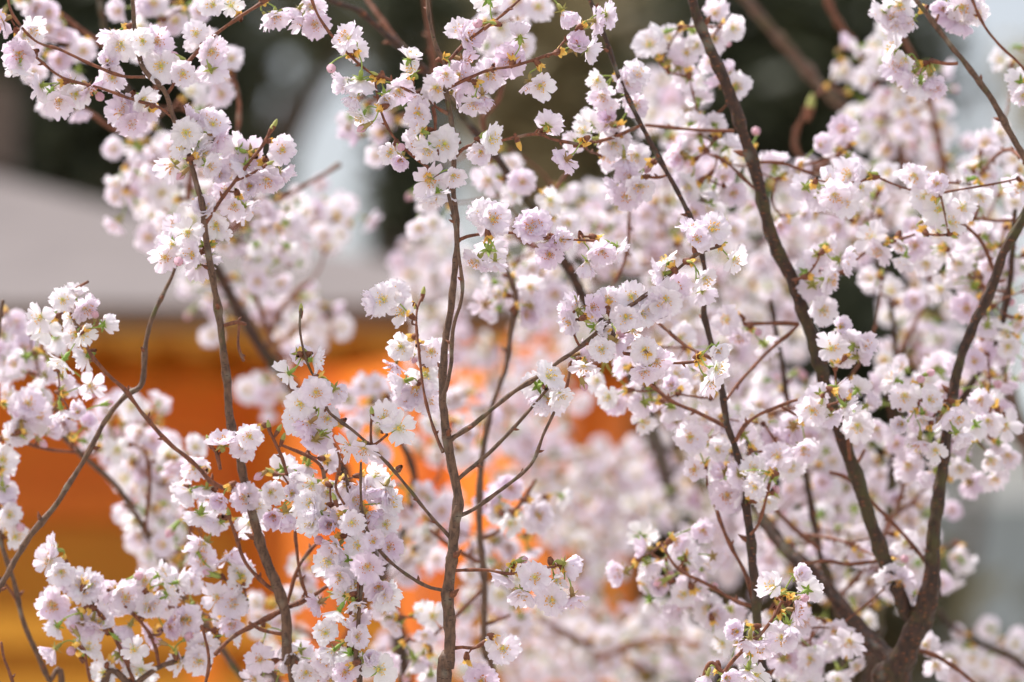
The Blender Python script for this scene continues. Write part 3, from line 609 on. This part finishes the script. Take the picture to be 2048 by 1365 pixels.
# ---- J top right
J = T('cherry_branch', 'straight brown cherry shoot slanting down to the right edge in the top right corner', 'cherry branch', gb(2350, .14), 'stem', .12)
J.line([(2350,1430,15),(2320,1000,13),(2220,650,11),(2130,460,9),(2052,322,7.5),(1990,210,7),(1930,130,6.5),(1870,50,6),(1825,-10,5.5),(1790,-80,5)], 'stem', ground=True)
J.line([(1915,126,5),(1895,128,4),(1862,122,4.5)]); J.line([(1870,50,4),(1878,30,3.5)]); J.line([(2130,460,5),(2105,240,4),(2050,142,3.2),(2000,92,3.2),(1970,55,3.2),(1945,0,3),(1935,-40,3)])
J.line([(2055,325,5),(2010,300,4),(1960,350,4)], d1=.4)
J.c((1768,22,1,.14),(1788,35,1,.14),(1800,10,1,.14),(1825,38,1,.14),(1795,50,1,.15),(1905,30,1,.13),(1925,15,1,.13),(1925,42,1,.13),(1890,15,1,.14),(1950,25,1,.14),(1940,5,1,.15),(1790,100,1,.13),(1812,118,1,.13),(1825,145,1,.13),(1860,150,1,.13),(1795,135,1,.14),(1870,170,1,.14),(1840,165,1,.14),(2042,165,1,.14),(2045,190,1,.14),(2020,105,2,.5),(1985,280,2,.4),(1965,350,2,.4),(1968,320,1,.4))
# ---- blurred stems behind
L = T('cherry_branch', 'broad grey blurred cherry bough slanting down across the dark gap at upper right', 'cherry branch', gb(2130, 1.0), 'stem', 1.0)
L.line([(2150,1430,17),(2080,1000,16),(1960,620,15),(1840,390,14),(1730,260,13.5),(1640,170,13),(1560,80,12),(1480,-10,11),(1420,-90,10)], 'stem', ground=True)
L.line([(1840,390,9),(1780,250,8),(1730,130,7.5),(1665,20,7),(1640,-40,6)], d1=.8); L.line([(1960,620,8),(1900,400,7),(1870,250,7),(1840,150,6),(1800,60,5)], d=.9, d1=.6); L.line([(1730,260,7),(1640,330,6),(1590,290,6),(1620,200,5)], d=.9, d1=.7)
L.fill(1830,215,75,75,12,.45,.75,2); L.fill(1720,140,45,60,7,.4,.5,2); L.fill(1760,270,50,50,5,.5,.7,2); L.fill(1800,400,110,70,10,.6,.9,3); L.fill(1620,440,110,90,11,.6,.9,3); L.fill(1880,320,50,80,6,.5,.8,2); L.fill(1960,420,60,60,5,.6,.8,2)
L.bud(1620,215,.7,80,2.2)
M = T('cherry_branch', 'long blurred reddish branch slanting from the top centre down behind the middle stem', 'cherry branch', gb(1420, .4), 'mossy', .32)
M.line([(1400,1430,17,1.7),(1380,1200,16,1.6),(1330,950,15,1.1),(1275,780,14,.5),(1230,680,13,.4),(1165,590,12),(1130,530,11),(1080,440,10.5),(1020,355,10),(960,270,9),(900,200,8),(830,120,7.5),(770,70,7),(720,20,6.5),(660,0,6),(600,-40,6)], 'stem', ground=True, d=.45, d1=.3)
M.line([(930,235,6),(880,170,6),(800,90,5.5),(745,15,5),(720,-40,5)], d=.4, d1=.5); M.line([(985,300,5),(965,240,5),(1000,190,5),(1010,60,5),(1000,-30,5)], d=.45); M.line([(870,190,6),(862,80,6),(845,-40,6)], d=.6)
M.line([(1090,455,4.5),(1115,380,4.5),(1140,340,4)], d=.35); M.line([(1165,590,6),(1120,520,5),(1040,480,5),(1030,440,4)], d=.4)
M.c((1045,365,1,.3),(1035,385,1,.32),(1100,400,1,.3),(1110,442,2,.3),(1085,460,1,.3),(1000,370,2,.36),(985,330,1,.5),(1022,325,1,.6),(715,245,2,.5),(738,290,2,.6),(770,262,1,.6),(805,235,2,.6),(850,430,2,.5),(870,445,1,.5),(1000,70,3,.4),(1020,110,2,.4),(990,40,2,.35),(1050,15,2,.3),(1010,5,2,.35),(975,115,2,.45),(700,235,1,.5),
    (850,395,2,.6),(1010,420,2,.5),(960,200,1,.5),(1020,75,2,.45))
M.fill(1055,545,70,85,12,.32,.5,2); M.fill(1160,470,80,90,10,.4,.7,3); M.fill(1280,470,90,80,12,.35,.6,3); M.fill(1330,330,80,80,8,.3,.6,2); M.fill(1345,190,40,40,4,.75,.9,3); M.fill(1400,400,90,100,12,.3,.6,3)
N = T('cherry_branch', 'thin blurred stem just right of the middle stem, rising through the orange gap', 'cherry branch', gb(965, .33), 'stem', .32)
N.line([(985,1430,8),(970,1300,8),(966,1150,8),(958,1000,7.5),(965,900,6.5),(985,810,6),(1012,740,5.5),(1024,670,6),(1030,600,7),(1020,560,5),(1010,520,4)], 'stem', ground=True)
N.line([(962,1080,5),(1000,1060,4.5),(1040,1010,4.5),(1070,960,4)]); N.line([(964,1130,5),(900,1090,4.5),(860,1060,4)]); N.line([(968,1250,5),(1020,1230,4)]); N.line([(960,1180,5),(880,1260,4.5),(840,1240,4)], d1=.28)
N.c((995,620,1),(970,610,1),(1050,632,1),(1062,612,1),(1030,570,1),(1000,585,1),(1060,575,1),(985,565,1),(1000,990,1,.35),(1045,1035,2,.3),(1075,1030,1,.3),(1000,1030,1,.35),(1100,1002,2,.4),(1060,1080,2,.5),(1020,975,1,.33),(975,1010,1,.35),
    (785,1240,1,.26),(770,1228,1,.26),(825,1262,2,.26),(865,1232,1,.26),(845,1225,1,.27),(800,1325,2,.3),(835,1330,2,.3),(862,1350,1,.3),(880,1220,1,.28))
N.fill(845,1045,60,60,9,.3,.5,2); N.fill(985,1230,60,70,11,.35,.6,2); N.fill(920,830,45,70,7,.35,.6,2); N.fill(990,1110,50,40,5,.35,.5,2)
F = T('cherry_branch', 'thick mossy out-of-focus bough slanting behind the left stem across the roof edge', 'cherry branch', gb(800, .9), 'mossy', .7)
F.line([(820,1430,17),(760,1150,16),(690,950,15),(640,860,14),(590,785,13),(520,690,12.5),(460,590,12),(415,500,11),(375,400,10),(340,300,9),(290,220,8),(250,170,8),(215,90,8),(195,-20,7)], 'stem', ground=True, d=.9, d1=.5)
F.line([(590,785,7),(560,720,6),(520,620,5.5),(490,520,5)], d=.75, d1=.6); F.line([(530,700,5),(560,620,6),(590,590,7),(620,565,5)], d=.75, d1=.8); F.line([(415,500,6),(480,440,5.5),(560,400,5),(680,330,5)], d=.5, d1=.6); F.line([(290,225,5.5),(240,262,5.5),(190,235,5),(150,205,5)], d=.5)
F.line([(375,400,6),(400,250,6),(440,185,5),(470,165,5),(478,230,5),(470,300,3.5)], d=.45, d1=.4); F.line([(215,95,6),(160,60,5),(120,30,5),(60,10,4)], d=.45); F.line([(300,230,6),(325,120,5),(320,40,5),(330,-20,4)], d=.42)
F.c((640,612,3,1.0),(618,650,3,1.0),(662,660,2,1.0),(590,605,2,.95),(610,690,2,1.0),(545,750,2,1.0),(525,790,3,1.0),(560,800,2,1.0),(400,600,3,.9),(430,640,2,.9),(470,600,2,.75),(505,570,2,.7),(540,640,2,.9),(410,560,2,.8),
    (40,25,2,.4),(100,45,2,.4),(80,75,2,.4),(95,130,2,.42),(150,125,2,.42),(120,190,2,.42),(135,218,2,.42),(165,100,1,.4),(60,110,1,.4),(70,10,2,.4),(290,35,2,.4),(275,95,1,.4),(358,20,3,.4),(395,35,2,.4),(330,60,2,.4),(450,140,2,.4),(435,165,2,.4),(462,120,1,.4),(300,10,1,.4),(240,20,1,.42))
F.fill(295,320,45,60,9,.3,.42,2); F.fill(300,400,55,60,10,.35,.5,2); F.fill(520,480,75,80,14,.3,.5,2); F.fill(630,440,80,45,11,.45,.65,2); F.fill(470,400,60,50,6,.3,.5,2); F.fill(380,370,50,60,5,.3,.4,2); F.fill(400,200,40,30,3,.35,.4,2)
G = T('cherry_branch', 'soft brown cherry branch slanting down over the rust orange wall at lower left', 'cherry branch', gb(520, .4), 'stem', .4)
G.line([(560,1430,9),(490,1360,8.5),(430,1280,8),(345,1160,8),(290,1060,7.5),(240,985,7),(170,915,6.5),(110,850,5.5),(80,780,5)], 'stem', ground=True, d=.45, d1=.36)
G.line([(290,1060,5),(300,960,4.5),(290,900,4)]); G.line([(345,1160,5),(380,1080,4.5),(370,1020,4)])
G.fill(270,870,60,50,10,.36,.5,2); G.fill(290,960,45,60,8,.38,.5,2); G.fill(320,1060,65,60,13,.38,.55,2); G.c((360,905,2),(345,925,1),(380,930,1),(235,900,1),(375,1045,2,.3),(200,870,1),(270,1040,1),(340,1110,2))
U = T('cherry_branch', 'very blurred cherry bough of pale blossom low down right of the middle stem', 'cherry branch', gb(1230, 1.1), 'mossy', 1.0)
U.line([(1180,1430,15),(1190,1300,14),(1170,1180,12),(1200,1080,11),(1260,960,10),(1290,860,9),(1250,700,7),(1200,560,6)], 'stem', ground=True, d=1.75, d1=1.5)
U.line([(1180,1180,7),(1100,1100,6.5),(1040,950,6),(1010,800,5),(990,660,5),(900,560,5)], d=1.7); U.line([(1190,1300,8),(1120,1260,7),(1080,1240,6)], d=1.1, d1=.9); U.line([(1190,1320,8),(1300,1280,7),(1400,1290,6)], d=1.0, d1=.8)
U.fill(1190,1000,115,85,26,.8,1.2,3); U.fill(1110,1290,120,75,22,.7,1.1,3); U.fill(1330,1290,110,75,18,.6,1.0,3); U.fill(1000,750,55,65,8,.9,1.2,3); U.fill(870,570,60,90,10,.75,1.1,3); U.fill(1120,650,70,60,7,.8,1.1,3); U.fill(1180,1140,45,50,5,.8,1.0,3); U.fill(1040,890,110,60,9,.8,1.1,3); U.fill(1115,760,50,80,5,.8,1.1,3)
U2 = T('cherry_branch', 'very blurred cherry bough low down at the left foot of the middle stem', 'cherry branch', gb(700, .75), 'mossy', .6)
U2.line([(660,1430,12),(690,1300,11),(740,1180,10),(800,1080,9),(830,960,8),(790,860,7)], 'stem', ground=True, d=.75, d1=.6)
U2.line([(690,1300,7),(600,1260,6),(540,1240,5)], d=.7); U2.line([(735,1190,6),(640,1150,5),(600,1140,5)], d=.65)
U2.c((540,1240,2,.6),(520,1225,2,.6),(560,1260,2,.6),(620,1150,3,.6),(640,1130,2,.6),(600,1175,2,.6),(755,800,2,.5),(780,830,2,.5),(735,860,2,.6),(770,795,1,.5),(710,820,2,.7),(760,880,2,.6),(730,770,1,.6),(820,1000,2,.5))
U2.fill(870,720,40,50,3,.7,.9,2); U2.fill(640,1000,60,40,3,.5,.7,2); U2.fill(800,1110,50,50,6,.5,.8,2); U2.fill(880,1300,50,60,5,.6,.9,3); U2.fill(590,1330,60,40,4,.5,.7,2); U2.fill(880,900,30,110,4,.7,1.0,2); U2.fill(780,1300,60,40,4,.6,.8,2)
V = T('cherry_branch', 'far soft cherry bough, pale blossom haze behind the left limb of the forked tree', 'cherry branch', gb(1480, .95), 'mossy', .85)
V.line([(1480,1430,14),(1470,1250,13),(1450,1080,12),(1440,900,10),(1420,720,9),(1440,560,8),(1480,430,7)], 'stem', ground=True, d=1.4, d1=1.25)
V.line([(1440,900,7),(1530,760,6),(1580,640,6),(1560,500,5)], d=1.3); V.line([(1450,1080,7),(1350,960,6),(1310,860,5)], d=1.35); V.line([(1420,720,6),(1340,600,5),(1300,520,5)], d=1.3)
V.fill(1490,600,140,150,26,.55,.95,3); V.fill(1370,620,110,110,14,.5,.9,3); V.fill(1440,780,130,80,16,.5,.9,3); V.fill(1350,950,120,80,18,.7,1.0,3); V.fill(1480,1090,90,70,8,.6,.9,3)
Q = T('cherry_branch', 'blurred olive cherry stem standing behind the gap between the limbs of the forked tree', 'cherry branch', gb(1745, .75), 'mossy', .6)
Q.line([(1735,1430,14),(1750,1300,13),(1762,1180,12),(1775,1060,11.5),(1790,930,11),(1800,820,8),(1792,700,6),(1780,600,5),(1760,520,4.5)], 'stem', ground=True, d=.75, d1=.5)
Q.line([(1780,1040,6),(1830,1000,5),(1860,960,4.5)]); Q.line([(1792,720,5),(1830,650,4.5),(1860,570,4.5),(1840,480,4)], d=.6)
Q.fill(1850,640,50,110,10,.5,.8,2); Q.fill(1800,1010,50,70,6,.6,.8,2); Q.fill(1780,670,40,80,3,.5,.6,2); Q.fill(1700,480,50,30,3,.5,.7,2); Q.fill(1820,1040,50,90,7,.4,.7,2)
Q.c((1905,1140,2,.6),(1925,1125,1,.6),(1880,1165,1,.5))
Z = T('cherry_branch', 'blurred spray of cherry blossom in the bottom right corner under the grey building', 'cherry branch', gb(2060, .75), 'mossy', .7)
Z.line([(2090,1430,12),(2040,1330,9),(1960,1290,7),(1900,1250,6),(1880,1220,5)], 'stem', ground=True)
Z.fill(1990,1330,75,45,11,.6,.85,2); Z.c((1935,1285,2),(2030,1290,1),(1950,1310,2))

for t in THINGS: t.grow()

# ------------------------------------------------------------------ ground
M_GRAVEL = simple('gravel', [(.3, (.20, .18, .155)), (.5, (.36, .33, .29)), (.7, (.46, .43, .38))], 55, .9, .4)
mb = MB()
nx = 40; vs = []; fs = []
for i in range(nx+1):
    for j in range(nx+1):
        x = (i/nx-.5)*2; y = (j/nx-.5)*2; x = math.copysign(abs(x)**3, x)*900; y = math.copysign(abs(y)**3, y)*900
        vs.append((x, y, .0))
fs = [(i*(nx+1)+j, (i+1)*(nx+1)+j, (i+1)*(nx+1)+j+1, i*(nx+1)+j+1) for i in range(nx) for j in range(nx)]
mb.add(vs, fs); tag(mb.build('ground', M_GRAVEL), kind='structure')

# ------------------------------------------------------------------ the vermilion shrine hall
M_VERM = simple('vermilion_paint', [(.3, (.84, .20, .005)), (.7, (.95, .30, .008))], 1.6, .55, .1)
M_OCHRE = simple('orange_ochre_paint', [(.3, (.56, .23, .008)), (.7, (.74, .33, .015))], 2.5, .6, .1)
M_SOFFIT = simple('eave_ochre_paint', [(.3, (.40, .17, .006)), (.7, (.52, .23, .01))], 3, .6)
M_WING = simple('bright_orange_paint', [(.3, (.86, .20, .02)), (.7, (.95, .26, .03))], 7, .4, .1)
M_ROOF = simple('cedar_bark_roof', [(.3, (.125, .102, .100)), (.7, (.205, .172, .168))], 5, .85, .5, stretch=(1, 7, 1))
M_EDGE = simple('roof_edge_bark', [(.3, (.09, .06, .045)), (.7, (.17, .12, .09))], 30, .9)
M_STONE = simple('stone_base', [(.3, (.22, .21, .19)), (.7, (.36, .34, .31))], 12, .9, .4)
M_DARKW = simple('dark_lattice_wood', [(.3, (.05, .03, .02)), (.7, (.10, .06, .035))], 20, .7)
EY, WY = 9.7, 10.6
corner = W(1570, 610, EY); ez = corner.z; cx = corner.x
shr = link('shrine_hall', None); shr.location = (-2.0, WY+2, 0)
tag(shr, 'vermilion wooden shrine hall with pale bark roof, out of focus behind the blossom', 'shrine building')
wz = cx - .38    # right wall corner x
xl = -6.5
# roof: concave hipped front, right, left and back slopes
def roof():
    mb = MB(); back = WY+4.2; N_ = 24
    def h(t): return ez + .192*t + .045*t*t        # height at run t from the eave
    run = (back-EY)/2
    def ring(t):
        return [Vector((xl-.4+t, EY+t, h(t))), Vector((cx-t*1.02, EY+t, h(t))), Vector((cx-t*1.02, back-t, h(t))), Vector((xl-.4+t, back-t, h(t)))]
    prev = ring(0); base = [p - Vector((0, -.03, .055)) for p in prev]
    for k in range(1, N_+1):
        cur = ring(run*k/N_)
        for q in range(4):
            a, b = prev[q], prev[(q+1) % 4]; c, d = cur[(q+1) % 4], cur[q]
            mb.add([a, b, c, d], [(0, 1, 2, 3)], 0)
        prev = cur
    for q in range(4): mb.add([base[q], base[(q+1) % 4], ring(0)[(q+1) % 4], ring(0)[q]], [(0, 1, 2, 3)], 1)
    o = mb.build('roof', [M_ROOF, M_EDGE], shr, False)
    rb = MB(); z = h(run); rb.box((xl-.4+run-.3, EY+run-.14, z-.06), (cx-run*1.02+.3, EY+run+.14, z+.22)); rb.build('ridge_beam', M_EDGE, o, False)
roof()
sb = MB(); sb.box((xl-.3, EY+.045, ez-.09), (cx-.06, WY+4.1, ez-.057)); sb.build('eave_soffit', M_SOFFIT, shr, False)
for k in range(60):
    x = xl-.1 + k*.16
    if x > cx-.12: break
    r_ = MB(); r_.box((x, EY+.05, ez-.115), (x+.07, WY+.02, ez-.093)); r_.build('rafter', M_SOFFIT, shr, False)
zt = ez-.12
def bandz(py, y): return W(0, py, y).z
z1 = bandz(735, WY-.06); z2 = bandz(800, WY-.06); z3 = bandz(1020, WY); z4 = bandz(1235, WY-.1)
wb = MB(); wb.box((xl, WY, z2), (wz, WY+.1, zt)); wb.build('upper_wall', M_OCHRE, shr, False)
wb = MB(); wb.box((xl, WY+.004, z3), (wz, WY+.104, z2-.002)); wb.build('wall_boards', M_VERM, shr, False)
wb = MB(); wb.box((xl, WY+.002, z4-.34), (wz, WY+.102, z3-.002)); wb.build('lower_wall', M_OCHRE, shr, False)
wb = MB(); wb.box((wz-.12, WY+.11, .4), (wz, WY+3.3, zt)); wb.box((xl, WY+3.3, .4), (wz, WY+3.4, zt)); wb.box((xl, WY+.11, .4), (xl+.12, WY+3.3, zt)); wb.build('side_wall', M_VERM, shr, False)
for (a, b, m, nm) in ((z2, z1, M_VERM, 'head_beam'), (z3-.03, z3+.05, M_VERM, 'tie_beam')):
    wb = MB(); wb.box((xl-.05, WY-.07, a), (wz+.05, WY-.003, b)); wb.build(nm, m, shr, False)
for x in (-5.6, -4.4, -3.2, -2.15, W(575, 800, WY).x, wz-.1):
    p_ = MB(); p_.tube([(x, WY-.02, .42), (x, WY-.02, 1.6), (x, WY-.02, zt)], [.115, .115, .11], 20, 0, False); p_.build('post', M_VERM, shr)
# veranda floor, golden edge beam, railing
zf = z4-.30
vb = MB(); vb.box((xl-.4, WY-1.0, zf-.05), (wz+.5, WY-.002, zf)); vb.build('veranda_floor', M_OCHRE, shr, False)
vb = MB(); vb.box((xl-.4, WY-1.04, z4-.10), (W(1250, 1250, WY-1).x, WY-.96, z4-.02)); vb.box((xl-.4, WY-1.03, zf+.03), (W(1250, 1250, WY-1).x, WY-.97, zf+.12)); vb.build('railing', M_OCHRE, shr, False)
for k in range(9):
    x = -5.9 + k*.85
    if x < W(1250, 1250, WY-1).x: vb = MB(); vb.box((x, WY-1.035, zf), (x+.07, WY-.965, z4-.102)); vb.build('railing_post', M_VERM, shr, False)
vb = MB(); vb.box((xl-.2, WY-.9, 0.0), (wz+.35, WY+3.6, .4)); vb.build('stone_base', M_STONE, shr, False)
vb = MB(); vb.box((xl-.05, WY-.05, .4), (wz, WY-.004, zf-.06)); vb.build('under_floor', M_OCHRE, shr, False)
# projecting porch at the right, standing beyond the eave in the sun
pb = MB(); x0 = W(640, 660, 9.6).x; x1 = W(860, 660, 8.9).x; x2 = W(1085, 700, 8.6).x; zt2 = W(800, 715, 9.2).z; zb = W(800, 1130, 9.2).z
def wall_seg(mb, a, b, z0, z1_, th=.08):
    a = Vector(a); b = Vector(b); n = Vector((-(b-a).y, (b-a).x)).normalized()*th
    vs = [(a.x, a.y, z0), (b.x, b.y, z0), (b.x+n.x, b.y+n.y, z0), (a.x+n.x, a.y+n.y, z0), (a.x, a.y, z1_), (b.x, b.y, z1_), (b.x+n.x, b.y+n.y, z1_), (a.x+n.x, a.y+n.y, z1_)]
    mb.add(vs, [(0,3,2,1),(4,5,6,7),(0,1,5,4),(1,2,6,5),(2,3,7,6),(3,0,4,7)])
wall_seg(pb, (x0, 9.62), (x2, 8.75), zb, zt2); pb.build('porch_wall', M_WING, shr, False)
for (x, y) in ((x0, 9.6), ((x0+x2)/2, 9.17), (x2, 8.73)):
    p_ = MB(); p_.tube([(x, y, 0), (x, y, 1.5), (x, y, zt2+.002)], [.075, .075, .07], 16, 0, False); p_.build('porch_post', M_WING, shr)

# ------------------------------------------------------------------ background trees
M_LEAF1 = simple('evergreen_leaf_dark', [(.3, (.020, .026, .010)), (.7, (.060, .066, .026))], 3, .6, translucent=.15)
M_LEAF2 = simple('evergreen_leaf_olive', [(.3, (.075, .070, .032)), (.7, (.15, .135, .07))], 3, .6, translucent=.2)
M_LEAF3 = simple('evergreen_leaf_brown', [(.3, (.22, .17, .075)), (.7, (.42, .34, .18))], 3, .6, translucent=.2)
M_TRUNK = simple('old_trunk_bark', [(.3, (.05, .035, .025)), (.7, (.13, .095, .07))], 14, .9, .6, stretch=(3, 3, .6))
def tree(name, label, y, tx, blobs, mat, leaves=5200, leaf=.11, seed=1, tr=.22, group='evergreen trees behind the shrine'):
    rnd = random.Random(seed); base = W(tx, 1000, y); base.z = 0
    e = link(name, None); e.location = base; tag(e, label, 'tree', group)
    top = max(W(0, b[1]-b[3]*.3, y).z for b in blobs); mb = MB()
    zs = [0, top*.25, top*.5, top*.75, top]
    pts = [(Vector((base.x + rnd.uniform(-.1, .1)*(i > 0), y+rnd.uniform(-.1, .1)*(i > 0), z-.05)), tr*(1.25-.95*i/4)) for i, z in enumerate(zs)]
    sm = catmull(pts, .15); mb.tube([p for p, r in sm], [r for p, r in sm], 12, 0, True, .2)
    mb.build('trunk', M_TRUNK, e)
    tot = sum(b[2]*b[3] for b in blobs); cr = MB(); k = y*K1*1.01
    for (bx, by, rx, ry) in blobs:
        c = W(bx, by, y); lm = MB()
        a = Vector((base.x, y, max(.6, c.z*.72))); mid = a.lerp(c, .55)+Vector((0, 0, .15))
        lm.tube([a, mid, c], [tr*.42, tr*.28, tr*.1], 7, 0, True, .2); lm.build('limb', M_TRUNK, e)
        n = int(leaves*bx*0 + leaves*rx*ry/tot)
        for cl in range(max(6, n//14)):
            v = Vector((rnd.gauss(0, 1), rnd.gauss(0, 1), rnd.gauss(0, 1))).normalized()*rnd.random()**.45
            cc = c + Vector((v.x*rx*k, v.y*min(rx, ry)*k*1.2, v.z*ry*k))
            for q in range(14):
                p = cc + Vector((rnd.gauss(0, 1), rnd.gauss(0, 1), rnd.gauss(0, .6)))*leaf*1.25
                a_ = Vector((rnd.gauss(0, 1), rnd.gauss(0, 1), rnd.gauss(0, .6))).normalized(); b_ = a_.orthogonal().normalized(); b_.rotate(Matrix.Rotation(rnd.uniform(0, 6.28), 3, a_))
                l = leaf*rnd.uniform(.5, 1.0); w_ = l*.42
                cr.add([p-a_*l, p+b_*w_, p+a_*l, p-b_*w_], [(0, 1, 2, 3)])
    cr.build('crown', mat, e, False)
tree('evergreen_tree', 'darkest evergreen tree filling the upper left corner behind the shrine roof', 16, 60, [(-60,120,260,260),(150,210,230,240),(60,330,330,160),(330,120,200,220),(340,310,70,110),(-200,300,200,300),(200,20,230,110)], M_LEAF1, 9000, .11, 1)
tree('evergreen_tree', 'grey-green evergreen tree standing behind the roof left of the top centre', 19, 430, [(450,90,70,80),(640,70,95,55),(740,30,80,60),(600,-60,180,70)], M_LEAF2, 2000, .07, 2)
tree('evergreen_tree', 'dark brown tree with upright trunk showing behind the middle stem near the top', 15, 815, [(830,20,90,90),(810,170,45,80),(815,330,40,130),(800,430,35,70)], M_LEAF1, 2600, .055, 3, tr=.12)
tree('evergreen_tree', 'olive brown tree spreading across the top centre right of the middle stem', 18, 1150, [(1030,80,160,150),(1150,190,190,160),(1260,60,170,140),(1110,300,120,90),(1200,360,170,100),(1330,220,150,150)], M_LEAF3, 8000, .11, 4)
tree('evergreen_tree', 'dark green tree filling the gap right of the mossy left limb near the top', 17, 1600, [(1560,80,190,170),(1660,230,170,180),(1480,260,170,170),(1730,320,90,150),(1700,90,120,130),(1620,420,220,140)], M_LEAF1, 8600, .11, 5)
tree('evergreen_tree', 'dark shrubby tree seen through gaps between the limbs of the forked tree', 14, 1700, [(1690,620,150,170),(1560,760,180,180),(1720,860,80,200),(1450,600,180,200),(1620,1050,190,180),(1760,560,80,150)], M_LEAF1, 9500, .10, 6)
tree('evergreen_tree', 'olive shrub showing low down through gaps right of the middle stem', 13, 1230, [(1230,1130,150,140),(1350,980,150,170),(1400,1180,150,160),(1180,620,150,160),(1320,760,150,170),(1500,1260,160,140),(1720,1240,130,120)], M_LEAF2, 9500, .10, 7)
tree('evergreen_tree', 'thin-leaved tree at the right edge with pale sky between its twigs', 20, 1960, [(2080,180,40,100),(1850,420,60,50)], M_LEAF3, 500, .08, 8, tr=.06)

# ------------------------------------------------------------------ grey hall far right
M_GREYW = simple('grey_render_wall', [(.3, (.26, .29, .30)), (.7, (.33, .36, .37))], 2, .9)
M_WHITEW = simple('white_plaster', [(.3, (.72, .75, .76)), (.7, (.80, .82, .83))], 2, .8)
M_GLASS = simple('window_dark', [(.3, (.10, .12, .13)), (.7, (.16, .18, .19))], 2, .2)
GY = 26
gx0 = W(1790, 1000, GY).x; gx1 = gx0 + 14
gh = link('grey_hall', None); gh.location = (gx0+3, GY+3, 0); tag(gh, 'blurred grey hall with a white plaster band beyond the forked tree', 'building')
za, zb_, zc = W(0, 1005, GY).z, W(0, 880, GY).z, W(0, 830, GY).z
b_ = MB(); b_.box((gx0, GY, 0), (gx1, GY+6, za)); b_.build('wall', M_GREYW, gh, False)
b_ = MB(); b_.box((gx0, GY+.003, za+.003), (gx1, GY+6, zb_)); b_.build('plaster_band', M_WHITEW, gh, False)
b_ = MB(); b_.box((gx0-.4, GY-.5, zb_+.004), (gx1+.4, GY+6.5, zc)); b_.add([(gx0-.4, GY-.5, zc+.002), (gx1+.4, GY-.5, zc+.002), (gx1-2, GY+3, zc+.5), (gx0+2, GY+3, zc+.5), (gx1+.4, GY+6.5, zc+.002), (gx0-.4, GY+6.5, zc+.002)], [(0, 1, 2, 3), (1, 4, 2), (4, 5, 3, 2), (5, 0, 3)]); b_.build('roof', M_GREYW, gh, False)
for k in range(4):
    x = gx0 + 1.0 + k*3.0; b_ = MB(); b_.box((x, GY-.03, za-1.5), (x+1.2, GY-.003, za-.5)); b_.build('window', M_GLASS, gh, False)
